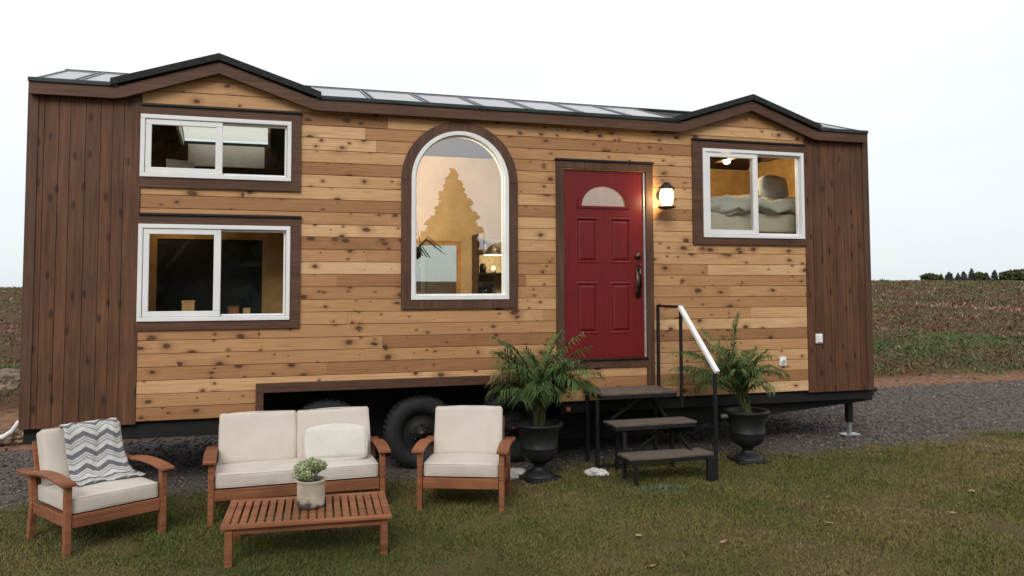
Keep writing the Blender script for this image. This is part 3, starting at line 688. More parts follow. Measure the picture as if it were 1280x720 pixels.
# ---- windows
def slider(x0, x1, z0, z1, xm, trim, label=None):
    mb = MB(); tx0, tx1, tz0, tz1 = trim
    mb.box(tx0, tx1, -.047, -.012, z1, tz1, .5); mb.box(tx0, tx1, -.047, -.012, tz0, z0, .5)
    if tx0 < x0-.01: mb.box(tx0, x0, -.047, -.012, z0, z1, .5)
    if tx1 > x1+.01: mb.box(x1, tx1, -.047, -.012, z0, z1, .5)
    tr = mb.build('window_trim', MT['trim'], house, .003)
    MB().box(tx0, tx1+.005, -.065, -.012, tz1+.001, tz1+.022).build('drip_cap', MT['blackm'], house, .002)
    f = MB(); fwd = .038
    f.box(x0, x1, -.062, .06, z0, z0+fwd); f.box(x0, x1, -.062, .06, z1-fwd, z1); f.box(x0, x0+fwd, -.062, .06, z0+fwd, z1-fwd); f.box(x1-fwd, x1, -.062, .06, z0+fwd, z1-fwd)
    fr = f.build('window', MT['white'], house, .004)
    a, b_, c, d = x0+fwd+.004, xm+.03, z0+fwd+.003, z1-fwd-.003; sw = .05
    s_ = MB(); s_.box(a, b_, -.05, -.02, c, c+sw); s_.box(a, b_, -.05, -.02, d-sw, d); s_.box(a, a+sw, -.05, -.02, c+sw, d-sw); s_.box(b_-sw-.012, b_, -.05, -.02, c+sw, d-sw)
    s_.build('sash', MT['white'], fr, .004)
    MB().box(a+sw-.005, b_-sw-.005, -.037, -.032, c+sw-.004, d-sw+.004).build('pane', MT['glass'], fr)
    s_ = MB(); a2, b2 = xm-.03, x1-fwd-.004; sw2 = .018
    s_.box(a2, b2, -.015, .02, c, c+sw2); s_.box(a2, b2, -.015, .02, d-sw2, d); s_.box(a2, a2+.04, -.015, .02, c+sw2, d-sw2); s_.box(b2-sw2, b2, -.015, .02, c+sw2, d-sw2)
    s_.build('sash', MT['white'], fr, .004)
    MB().box(a2+.038, b2-sw2+.004, .0, .005, c+sw2-.004, d-sw2+.004).build('pane', MT['glass'], fr)
    return fr
slider(.885, 2.21, 2.83, 3.405, 1.56, (.885, 2.30, 2.735, 3.485))
slider(.885, 2.21, 1.515, 2.40, 1.56, (.885, 2.305, 1.435, 2.48))
slider(6.635, 7.95, 2.365, 3.365, 7.31, (6.51, 7.978, 2.285, 3.45))
# arched window
def arc(r, n=32): return [(AC+r*math.cos(math.pi-q*math.pi/n), AZ+r*math.sin(math.pi-q*math.pi/n)) for q in range(n+1)]
def ring(mb, ro, ri, bo, bi, y0, y1, tone=.5):
    O = [(AC-ro, bo)]+arc(ro)+[(AC+ro, bo)]; I = [(AC-ri, bi)]+arc(ri)+[(AC+ri, bi)]
    for k in range(len(O)-1): mb.prism([I[k], I[k+1], O[k+1], O[k]], y0, y1, tone)
    mb.prism([I[-1], I[0], O[0], O[-1]], y0, y1, tone)
def weld(o):
    o.modifiers.new('weld', 'WELD').merge_threshold = .0005
mb = MB(); ring(mb, .602, .505, 1.605, 1.695, -.05, -.012); o = mb.build('arch_trim', MT['trimv'], house)
for sg in (-1, 1): MB().box(AC+sg*.5535-.052, AC+sg*.5535+.052, -.0515, -.02, AZ-.012, AZ-.006).build('trim_joint', MT['blackm'], house)
mb = MB(); ring(mb, .504, .465, 1.696, 1.735, -.06, .06); aw = mb.build('window', MT['white'], house)
mb = MB(); ring(mb, .4645, .449, 1.7355, 1.752, -.02, .03); mb.build('sash', MT['white'], aw)
mb = MB(); mb.prism([(AC-.455, 1.745)]+arc(.455)+[(AC+.455, 1.745)], .0, .006); mb.build('pane', MT['archglass'], aw)
# ---- door
mb = MB(); mb.box(4.90, 4.985, -.048, -.012, .72, 3.075); mb.box(5.935, 6.02, -.048, -.012, .72, 3.075); mb.box(4.90, 6.02, -.048, -.012, 3.0755, 3.155); mb.box(4.9855, 5.9345, -.046, -.012, .965, 1.045)
mb.build('door_trim', MT['trimv'], house, .003)
MB().box(4.89, 6.03, -.066, -.012, 3.156, 3.176).build('drip_cap', MT['blackm'], house, .002)
MB().box(4.985, 5.935, -.07, .05, 1.046, 1.064).build('threshold', MT['bronze'], house, .003)
DX0, DX1, DZ0, DZ1 = 5.0, 5.912, 1.066, 3.07
FX, FZ, FR = 5.452, 2.685, .285; FA = .235
dp = [(5.13, 5.385, 2.07, 2.56), (5.52, 5.775, 2.07, 2.56), (5.13, 5.385, 1.32, 1.87), (5.52, 5.775, 1.32, 1.87)]
mb = MB(); yF, yB = -.012, .03
def fan(n=20, k=1.0): return [(FX+FR*k*math.cos(math.pi-q*math.pi/n), FZ+FA*k*math.sin(math.pi-q*math.pi/n)) for q in range(n+1)]
# slab faces around the panels, as tiles
xsd = [DX0, 5.13, 5.385, 5.52, 5.775, DX1]; zsd = [DZ0, 1.32, 1.87, 2.07, 2.56, 2.64]
for i in range(5):
    for j in range(5):
        if i in (1, 3) and j in (1, 3): continue
        mb.box(xsd[i], xsd[i+1], yF, yB, zsd[j], zsd[j+1], .5)
fp = fan()
mb.prism([(DX0, 2.64), (FX-FR, FZ), (FX-FR, FZ), (DX0, DZ1)][:2]+[(FX-FR, FZ), (DX0, DZ1)], yF, yB, .5) if False else None
mb.prism([(DX0, 2.64), (DX1, 2.64), (DX1, FZ), (DX0, FZ)], yF, yB, .5)
mb.prism([(DX0, FZ), (FX-FR, FZ), (FX-FR, DZ1), (DX0, DZ1)], yF, yB, .5); mb.prism([(FX+FR, FZ), (DX1, FZ), (DX1, DZ1), (FX+FR, DZ1)], yF, yB, .5)
for q in range(20): mb.prism([fp[q], fp[q+1], (fp[q+1][0], DZ1), (fp[q][0], DZ1)], yF, yB, .5)
for (a, b_, c, d) in dp:   # raised and moulded panels
    def ringp(i0, y0, i1, y1):
        P0 = [(a+i0, y0, c+i0), (b_-i0, y0, c+i0), (b_-i0, y0, d-i0), (a+i0, y0, d-i0)]; P1 = [(a+i1, y1, c+i1), (b_-i1, y1, c+i1), (b_-i1, y1, d-i1), (a+i1, y1, d-i1)]
        mb.add(P0+P1, [(0, 1, 5, 4), (1, 2, 6, 5), (2, 3, 7, 6), (3, 0, 4, 7)], .5)
    ringp(0, yF, .012, yF-.006); ringp(.012, yF-.006, .028, yF+.012); ringp(.028, yF+.012, .034, yF+.012); ringp(.034, yF+.012, .055, yF)
    i = .055; mb.add([(a+i, yF, c+i), (b_-i, yF, c+i), (b_-i, yF, d-i), (a+i, yF, d-i)], [(0, 1, 2, 3)], .5)
door = mb.build('door', MT['door'], house)
mb = MB()
fo, fi = fan(24, 1.06), fan(24, .9)
for q in range(24): mb.prism([fi[q], fi[q+1], fo[q+1], fo[q]], yF-.012, yF+.002, .5)
mb.box(FX-FR*1.06, FX+FR*1.06, yF-.012, yF+.002, FZ-.025, FZ-.001, .5)
mb.build('fanlight_moulding', MT['door'], door)
MB().prism(fan(24, .95), .0, .006).build('fanlight', MT['fanglass'], door)
MB().box(5.9125, 5.926, -.030, .0, DZ0, DZ1).build('weather_strip', MT['galv'], house, .002); MB().box(5.9265, 5.9345, -.02, .0, DZ0, DZ1).build('door_jamb', MT['white'], house)
# handle set
mb = MB(); hx = 5.845
mb.lathe([(0, -.03), (.03, -.028), (.034, -.018), (.036, 0)], 18, (hx, yF-.002, 2.15), 'y'); mb.lathe([(0, -.05), (.012, -.048), (.012, -.03)], 10, (hx, yF-.002, 2.15), 'y')
pl = [(hx-.026, 1.70), (hx+.026, 1.70), (hx+.034, 1.78), (hx+.024, 1.86), (hx+.03, 2.0), (hx, 2.06), (hx-.03, 2.0), (hx-.024, 1.86), (hx-.034, 1.78)]
mb.prism(pl, yF-.014, yF-.001)
mb.tube([(hx, yF-.012, 2.01), (hx, yF-.06, 2.0), (hx, yF-.072, 1.95), (hx, yF-.066, 1.86), (hx, yF-.06, 1.78), (hx, yF-.012, 1.74)], [.014, .012, .016, .012, .012, .014], 10)
mb.tube([(hx, yF-.01, 2.045), (hx-.005, yF-.07, 2.045)], .011, 8)
mb.build('handle', MT['bronze'], door, smooth=True)
# ---- wall lamp
LX, LZ = 6.125, 2.79
lamp = MB(); lamp.lathe([(0, -.022), (.05, -.02), (.058, -.004), (.058, .0)], 20, (LX, -.022, LZ+.03), 'y')
lamp.tube([(LX, -.03, LZ+.04), (LX, -.10, LZ+.10), (LX, -.15, LZ+.155)], .011, 8)
lamp.tube([(LX, -.03, LZ-.02), (LX, -.07, LZ-.12), (LX, -.15, LZ-.135)], .008, 8)
lamp = lamp.build('wall_lamp', MT['blackm'], house, smooth=True)
MB().lathe([(0, .145), (.03, .143), (.045, .12), (.085, .085), (.088, .07), (.03, .08)], 22, (LX, -.16, LZ+.01)).build('lamp_cap', MT['blackm'], lamp, smooth=True)
MB().lathe([(.062, .08), (.075, .04), (.078, -.03), (.066, -.09), (.05, -.115)], 22, (LX, -.16, LZ+.01)).build('lamp_glass', MT['frost'], lamp, smooth=True)
MB().lathe([(0, -.14), (.07, -.138), (.098, -.128), (.098, -.118), (.05, -.116), (0, -.116)], 22, (LX, -.16, LZ+.01)).build('lamp_base', MT['blackm'], lamp, smooth=True)
MB().lathe([(0, .045), (.02, .038), (.035, .01), (.035, -.015), (.02, -.042), (0, -.05)], 14, (LX, -.16, LZ)).build('bulb', MT['bulb'], lamp, smooth=True)
def plight(x, y, z, e, r=.04, col=(1, .72, .38)):
    ld = bpy.data.lights.new('lamp_or_fill_light', 'POINT'); ld.energy = e; ld.shadow_soft_size = r; ld.color = col
    o = bpy.data.objects.new('lamp_or_fill_light', ld); C.objects.link(o); o.location = (x, y, z); return o
plight(LX-.05, -.17, LZ-.02, 34, .05, (1, .70, .34))
# ---- outlets on the wall
mb = MB(); mb.box(8.075, 8.165, -.05, -.03, 1.16, 1.27); mb.box(8.085, 8.155, -.062, -.05, 1.172, 1.258); mb.build('outlet_cover', MT['white'], house, .006)
mb = MB(); mb.box(7.59, 7.68, -.036, -.022, .915, 1.02); mb.lathe([(0, -.012), (.03, -.012), (.034, -.004), (.036, 0)], 18, (7.635, -.036, .965), 'y'); ob = mb.build('water_inlet', MT['whitem'], house, .005)
mb = MB(); mb.lathe([(0, -.016), (.018, -.016), (.018, -.012)], 14, (7.635, -.036, .965), 'y'); mb.build('inlet_cap', MT['galv'], ob)
# ---- wheel well trim, chassis
mb = MB(); mb.box(1.915, 4.93, -.046, -.012, .835, .925); mb.box(1.915, 1.985, -.046, -.012, H0-.02, .8345); mb.build('skirt_trim', MT['trim'], house, .003)
mb = MB(); mb.box(1.93, 4.93, .0, .012, .836, .90)
mb.box(1.93, 4.93, .62, .66, .10, .88); mb.box(1.90, 1.94, .012, .64, .60, .88); mb.box(4.925, 4.96, .012, .64, .60, .88); mb.box(1.94, 4.925, .02, .62, .872, .89)
mb.build('wheel_well', MT['chassis'], house)
mb = MB(); mb.box(-.01, 1.90, .03, .12, .46, .60); mb.box(4.97, LN+.02, .02, .12, .49, .60); mb.box(.0, LN, 2.2, 2.3, .40, .60)
for xx in np.arange(.1, 8.8, .75):
    mb.box(xx, xx+.06, .70 if 1.8 < xx < 5 else .13, 2.19, .47, .60)
mb.box(.0, 1.895, .02, .665, .602, .636); mb.box(4.965, LN, .02, .665, .602, .636); mb.box(.0, LN, .6655, 2.38, .602, .636)
mb.box(1.9, 5.2, .7, .8, .30, .46); mb.box(1.9, 5.2, 1.7, 1.8, .30, .46)
mb.add([(6.2, .14, .49), (9.0, .14, .49), (9.0, .24, .49), (6.2, .24, .49), (6.2, .14, .24), (9.0, .14, .45), (9.0, .24, .45), (6.2, .24, .24)], [(0, 1, 2, 3), (7, 6, 5, 4), (0, 4, 5, 1), (1, 5, 6, 2), (2, 6, 7, 3), (3, 7, 4, 0)])
mb.box(LN-.02, LN+.12, .1, 2.2, .50, .61); mb.box(5.0, 6.7, .35, 2.0, .16, .47); mb.box(.3, 1.8, 1.4, 2.0, .3, .46)
mb.build('chassis', MT['chassis'], house, .004)
mb = MB(); mb.tube([(LN+.12, .25, .56), (LN+.30, .25, .56)], .032, 10); mb.box(LN+.12, LN+.2, .16, .34, .50, .62); mb.build('hitch', MT['blackm'], house)
MB().tube([(6.9, .1, .36), (7.45, .1, .385)], .03, 10).build('drain_pipe', MT['galv'], house, smooth=True)
MB().box(5.02, 5.06, .0, .02, .52, .56).build('marker_light', MT['pinkred'], house)
for (jx, jy) in ((8.80, .32), (8.05, 1.75), (.3, .4), (.3, 2.0)):
    mb = MB(); mb.box(jx-.035, jx+.035, jy-.035, jy+.035, .17, .52); j = mb.build('jack', MT['blackm'], house, .004)
    mb = MB(); mb.box(jx-.022, jx+.022, jy-.022, jy+.022, .03, .17); mb.box(jx-.11, jx+.11, jy-.07, jy+.07, .012, .03); mb.build('jack_foot', MT['steel'], j, .003)
# wheels
def wheel(x):
    y0, y1 = .06, .28; r = .365; zc = .365
    prof = [(.215, .03), (.235, .004), (.29, 0), (.335, .012), (.358, .035), (.365, .06), (.365, .16), (.358, .185), (.335, .208), (.29, .22), (.215, .2)]
    mb = MB(); mb.lathe(prof, 40, (0, 0, 0), 'y')
    for k in range(40):
        t_ = 2*math.pi*k/40
        for yy in (.05, .11, .155):
            a = Vector((math.cos(t_), 0, math.sin(t_)))*.363; d = Vector((-math.sin(t_), 0, math.cos(t_)))
            mb.bar(a+Vector((0, yy, 0))-d*.016, a+Vector((0, yy+.01, 0))+d*.016, .034, .012, up=a)
    ty = mb.build('wheel', MT['rubber'], house, smooth=False); ty.location = (x, y0, zc)
    for p in ty.data.polygons: p.use_smooth = True
    mb = MB(); mb.lathe([(.216, .03), (.205, .03), (.19, .06), (.16, .075), (.10, .055), (.07, .03), (.055, .0), (.04, -.012), (0, -.014)], 30, (0, 0, 0), 'y')
    rim = mb.build('rim', MT['steel'] if False else MT['chassis'], ty, smooth=True)
    mb = MB()
    for k in range(8):
        t_ = 2*math.pi*k/8; mb.lathe([(0, -.02), (.011, -.018), (.012, 0)], 7, (.085*math.cos(t_), .045, .085*math.sin(t_)), 'y')
    mb.lathe([(0, -.035), (.03, -.03), (.036, 0)], 14, (0, -.0, 0), 'y')
    mb.build('lug_nuts', MT['bronze'], ty, smooth=True); return ty
for x in (2.58, 3.50, 4.46): wheel(x)

# ---- inside
# living nook seen through the lower left window
mb = MB(); mb.box(.04, .95, .68, .72, .74, 2.60); mb.box(1.95, 2.269, .68, .72, .74, 2.60); mb.box(.95, 1.95, .68, .72, 2.31, 2.60)
mb.box(2.27, 2.31, .1, .68, .90, 2.59); mb.build('nook_wall', MT['pine'], house)
mb = MB(); mb.box(.95, 1.95, .70, .76, .75, 2.309); mb.build('nook_cupboard', MT['chassis'], house)
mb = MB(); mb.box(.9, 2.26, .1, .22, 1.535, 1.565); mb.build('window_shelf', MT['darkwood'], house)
for i, (x, w_, h_, y_, tx) in enumerate(((1.30, .11, .135, .15, 'pale wooden box on the sill behind the lower left window pane'), (1.70, .10, .08, .15, 'brown wooden box on the sill, just right of the window mullion'), (1.82, .065, .06, .15, 'smallest pale wooden box on the sill of the lower left window'))):
    t = thing('wooden_box', tx, 'box', (x, y_, 1.5655)); mb = MB(); mb.box(-w_/2, w_/2, -.035, .035, 0, h_*.86); mb.build('box_body', MT['pine'] if i != 1 else MT['teak'], t, .004)
    mb = MB(); mb.box(-w_/2-.003, w_/2+.003, -.038, .038, h_*.87, h_); mb.build('lid', MT['pine'] if i != 1 else MT['teak'], t, .003)
# loft at left: a screen
t = thing('laptop', 'open silver laptop standing in the left loft window', 'laptop', (1.22, .42, 2.852), R(25))
MB().box(-.13, .13, -.09, .09, 0, .016).build('keyboard', MT['galv'], t, .004); s_ = MB(); s_.bar((0, .09, .016), (0, .15, .23), .26, .01, up=(0, 1, 0)); s_.build('screen', MT['whitem'], t)
mb = MB(); mb.box(1.2, 2.3, 1.7, 1.8, 2.70, 2.98); mb.box(1.2, 2.3, 1.7, 1.75, 3.1, 3.14)
mb.build('loft_rail', MT['darkwood'], house)
t = thing('loft_mattress', 'pale mattress lying on the left loft floor', 'mattress', (1.58, .75, 2.70))
# bed in right loft
def cushion_mesh(w_, d_, h_, bulge=.02, rad=.03, nz=.004, seed=0, nx=14, ny=14):
    "boxed cushion with softened edges: local centre, w along x, d along y, h along z"
    import bmesh
    bm = bmesh.new(); bmesh.ops.create_cube(bm, size=1)
    bmesh.ops.subdivide_edges(bm, edges=bm.edges[:], cuts=nx, use_grid_fill=True)
    for v in bm.verts:
        x, y, z = [math.copysign(1-(1-min(1, abs(q)))**1.7, q) for q in v.co*2]
        p = Vector((x*w_/2, y*d_/2, z*h_/2))
        # round the box
        inn = Vector((max(-w_/2+rad, min(w_/2-rad, p.x)), max(-d_/2+rad, min(d_/2-rad, p.y)), max(-h_/2+rad, min(h_/2-rad, p.z))))
        dd = p-inn
        if dd.length > rad: p = inn+dd.normalized()*rad
        bx = (1-x*x)*(1-y*y)
        p.z += bulge*bx*(1 if z > 0 else -1)*abs(z)
        p.y += bulge*.5*(1-x*x)*(1-z*z)*(1 if y > 0 else -1)*abs(y)
        p.x += bulge*.4*(1-y*y)*(1-z*z)*(1 if x > 0 else -1)*abs(x)
        q = Vector((p.x*4+seed*3.1, p.y*4, p.z*4+seed)); p += mnoise.noise_vector(q)*nz*1.6+mnoise.noise_vector(q*3)*nz*.5
        v.co = p
    me = bpy.data.meshes.new('cushion'); bm.to_mesh(me); bm.free()
    for p in me.polygons: p.use_smooth = True
    return me
def put(me, name, m, parent, loc, rot=(0, 0, 0)):
    me.materials.clear(); me.materials.append(m); o = bpy.data.objects.new(name, me); C.objects.link(o); o.parent = parent; o.location = loc; o.rotation_euler = rot; me.name = name; return o
put(cushion_mesh(1.0, 1.0, .14), 'mattress_pad', MT['cream'], t, (0, 0, .07))
bed = thing('bed', 'loft bed with rumpled grey green duvet behind the right window', 'bed', (7.75, 1.1, 2.24))
put(cushion_mesh(1.9, 1.7, .24, .01), 'mattress', MT['cream'], bed, (0, 0, .33))
MB().box(-.95, .95, -.84, .84, 0, .21).build('bed_base', MT['pine'], bed, .01)
put(cushion_mesh(1.5, 1.74, .17, .06, .07, .07, 4, 22), 'duvet', MT['duvet'], bed, (-.22, -.02, .52))
pl_ = thing('pillow', 'blue grey pillow leaning on the loft bed behind the right window', 'pillow', (8.0, .62, 2.93), R(12))
put(cushion_mesh(.40, .14, .24, .04, .03, .008, 2), 'pillow_case', MT['bluegrey'], pl_, (0, 0, .12), (R(-12), 0, 0))
pl_ = thing('pillow', 'cream pillow behind the blue grey one on the loft bed', 'pillow', (8.42, 1.15, 2.74), R(10))
put(cushion_mesh(.5, .2, .26, .04, .03, .008, 3), 'pillow_case', MT['linen'], pl_, (0, 0, .12), (R(-12), 0, 0))
mb = MB(); mb.lathe([(0, 0), (.06, 0), (.06, -.012), (.02, -.02)], 16, (7.56, .95, 3.83)); mb.tube([(7.56, .95, 3.82), (7.56, .95, 3.46)], .006, 6); cl = mb.build('ceiling_lamp', MT['bronze'], house)
MB().lathe([(0, -.05), (.035, -.04), (.05, 0), (.035, .04), (0, .05)], 14, (7.56, .95, 3.42)).build('bulb', MT['bulb'], cl, smooth=True)
plight(7.56, .95, 3.30, 26, .03)
mb = MB(); mb.box(8.74, 8.78, .12, 2.29, 2.24, 3.6); mb.box(6.1, 8.74, 2.24, 2.28, 2.24, 3.5); mb.build('loft_panelling', MT['pine'], house)
mb = MB()
for x in (6.75, 7.5): mb.box(x, x+.09, .1, 1.15, 3.42, 3.52)
mb.box(6.15, 8.7, 1.0, 1.09, 3.60, 3.70); mb.box(8.2, 8.29, .1, 1.15, 3.46, 3.56); mb.build('ceiling_beam', MT['darkwood'], house)
# kitchen behind arched window
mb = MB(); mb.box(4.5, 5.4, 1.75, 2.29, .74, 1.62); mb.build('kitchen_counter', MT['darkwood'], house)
mb = MB(); mb.box(4.56, 5.4, 2.27, 2.295, 1.63, 2.45); mb.build('splashback', MT['cream'], house)
sh = MB(); shx0, shx1 = 4.58, 5.35
for z in (1.98, 2.24): sh.box(shx0, shx1, 1.98, 2.27, z, z+.025)
sh.box(shx0-.02, shx0, 1.98, 2.29, 1.62, 2.5); sh.build('wall_shelf', MT['darkwood'], house)
for i, (x, z, r_, h_, m_, lb) in enumerate(((1.72, 2.005, .04, .12, 'urn', 'dark jar on the lower kitchen shelf, nearest the back window'), (1.86, 2.005, .035, .09, 'whitem', 'white cup on the lower kitchen shelf between two dark pots'), (2.02, 2.005, .045, .14, 'bronze', 'bronze pot on the lower kitchen shelf'),
        (1.74, 2.265, .04, .11, 'whitem', 'white jar on the upper kitchen shelf, nearest the back window'), (1.9, 2.265, .05, .08, 'galv', 'grey metal bowl on the upper kitchen shelf'), (2.08, 2.265, .04, .13, 'urn', 'dark bottle on the upper kitchen shelf'))):
    o = MB().lathe([(0, 0), (r_, 0), (r_*1.1, h_*.5), (r_*.9, h_*.9), (r_*.6, h_), (0, h_)], 16).build('jar' if i % 3 != 1 else 'cup', MT[m_], None, smooth=True); o.location = (x+2.94, 2.1, z); tag(o, lb, 'jar' if i % 3 != 1 else 'cup')
t = thing('coffee_maker', 'black coffee maker on the kitchen counter under the shelves', 'coffee maker', (4.66, 1.95, 1.622))
MB().box(-.09, .09, -.09, .09, 0, .03).build('maker_base', MT['blackm'], t, .005); MB().box(-.09, .09, .03, .09, .03, .26).build('maker_tower', MT['blackm'], t, .005); MB().box(-.09, .09, -.09, .03, .2, .26).build('maker_head', MT['blackm'], t, .005)
MB().lathe([(0, 0), (.05, .01), (.06, .07), (.045, .13)], 14, (0, -.03, .032)).build('pot', MT['jar'], t, smooth=True)
mb = MB(); mb.box(4.66, 4.95, 2.02, 2.04, 2.228, 2.238); sl = mb.build('shelf_light', MT['bulb'], house)
plight(4.8, 1.95, 2.2, 4, .01); plight(2.85, .35, 3.2, 190, .05, (1, .84, .62)); plight(.35, .5, 3.1, 6, .05); plight(1.1, .4, 2.5, 1.6, .03)  # after the shelf light: hidden fills added to brighten kitchen, left loft and nook
mb = MB(); mb.tube([(5.3, 1.4, 3.85), (5.3, 1.4, 3.55)], .008, 6); cl = mb.build('pendant_lamp', MT['bronze'], house); MB().lathe([(0, .16), (.03, .15), (.12, .03), (.14, 0)], 18, (5.3, 1.4, 3.4)).build('lamp_shade', MT['bronze'], cl)
# hanging planter just inside the arched window
t = thing('hanging_planter', 'dark round hanging planter with trailing stems inside the arched window', 'planter', (3.44, .20, 2.18))
MB().lathe([(0, -.08), (.05, -.07), (.075, -.02), (.078, .03), (.06, .05), (0, .05)], 18, (0, 0, 0)).build('bowl', MT['urn'], t, smooth=True)
mb = MB()
for k in range(3): a = k*2.1; mb.tube([(.07*math.cos(a), .07*math.sin(a), .04), (0, 0, .42)], .003, 5)
mb.build('cord', MT['blackm'], t)
mb = MB()
for k in range(26):
    a = random.uniform(0, 6.28); l = random.uniform(.1, .3); p0 = Vector((.04*math.cos(a), .04*math.sin(a), .05)); d = Vector((math.cos(a), math.sin(a)*.6, random.uniform(-.2, 1.1)))
    p1 = p0+d*l*.5; p2 = p1+Vector((d.x, d.y, -.7))*l*.6
    for (p, q) in ((p0, p1), (p1, p2)): mb.bar(p, q, .016, .003)
mb.build('foliage', MT['needle'], t)

# ---------------------------------------------------------------- entry steps
st = thing('entry_steps', 'black steel entry steps with three weathered treads and a white handrail', 'steps', (5.6, -.6, 0))
def SB(): return MB()
st_off = Vector((5.6, -.6, 0))
def stp(mb, name, m, bev=.003, smooth=False):
    mb.v = [tuple(Vector(v)-st_off) for v in mb.v]; return mb.build(name, m, st, bev, smooth)
treads = [(5.16, 6.005, -.585, -.075, .765), (5.165, 6.035, -.90, -.61, .512), (5.17, 6.04, -1.215, -.925, .262)]
for (a, b_, c, d, z) in treads:
    mb = MB(); n = 4 if d-c > .4 else 2; wd = (d-c)/n
    for k in range(n): mb.box(a, b_, c+k*wd, c+(k+1)*wd-.008, z-.022, z)
    stp(mb, 'tread', MT['tread'], .004)
    mb = MB(); mb.box(a+.01, b_-.01, c+.005, c+.035, z-.058, z-.0225); mb.box(a+.01, b_-.01, d-.035, d-.005, z-.058, z-.0225); mb.box(a+.01, a+.04, c+.0355, d-.0355, z-.057, z-.0225); mb.box(b_-.04, b_-.01, c+.0355, d-.0355, z-.057, z-.0225)
    stp(mb, 'tread_frame', MT['blackm'])
for (x, y, zt) in ((5.13, -.55, .695), (5.20, -.12, .695), (5.98, -.12, .695), (5.32, -.60, .50), (5.92, -.60, .50), (5.26, -.90, .44), (5.24, -1.19, .192)):
    mb = MB(); mb.box(x-.017, x+.017, y-.017, y+.017, .0, zt); stp(mb, 'leg', MT['blackm'])
mb = MB(); mb.box(5.95, 6.029, -1.243, -1.20, .0, .228); stp(mb, 'foot_plate', MT['blackm'])
mb = MB()
for x in (5.9,): mb.bar((x, -.12, .68), (x, -.6, .45), .03, .03); mb.bar((x, -.62, .44), (x, -1.15, .2), .03, .03)
mb.bar((5.3, -.5, .5), (5.85, -.15, .68), .02, .025); mb.bar((5.35, -.85, .22), (5.9, -.62, .46), .02, .025); mb.bar((5.13, -.55, .06), (5.95, -.55, .06), .025, .025)
mb.bar((5.95, -1.18, .17), (5.88, -1.16, .05), .01, .01)
stp(mb, 'brace', MT['blackm'])
rx = 6.045
for (y, zb, zt) in ((-.08, .70, 1.60), (-.58, .60, 1.60), (-1.225, .0, 1.02)): mb = MB(); mb.box(rx-.014, rx+.014, y-.014, y+.014, zb, zt); stp(mb, 'railing_post', MT['blackm'])
mb = MB(); mb.box(rx-.0142, rx+.0142, -.594, -.066, 1.6005, 1.625)
stp(mb, 'top_rail', MT['blackm'])
mb = MB(); mb.bar((rx, -.57, 1.615), (rx, -1.27, 1.015), .045, .04); stp(mb, 'handrail', MT['whitem'], .006)

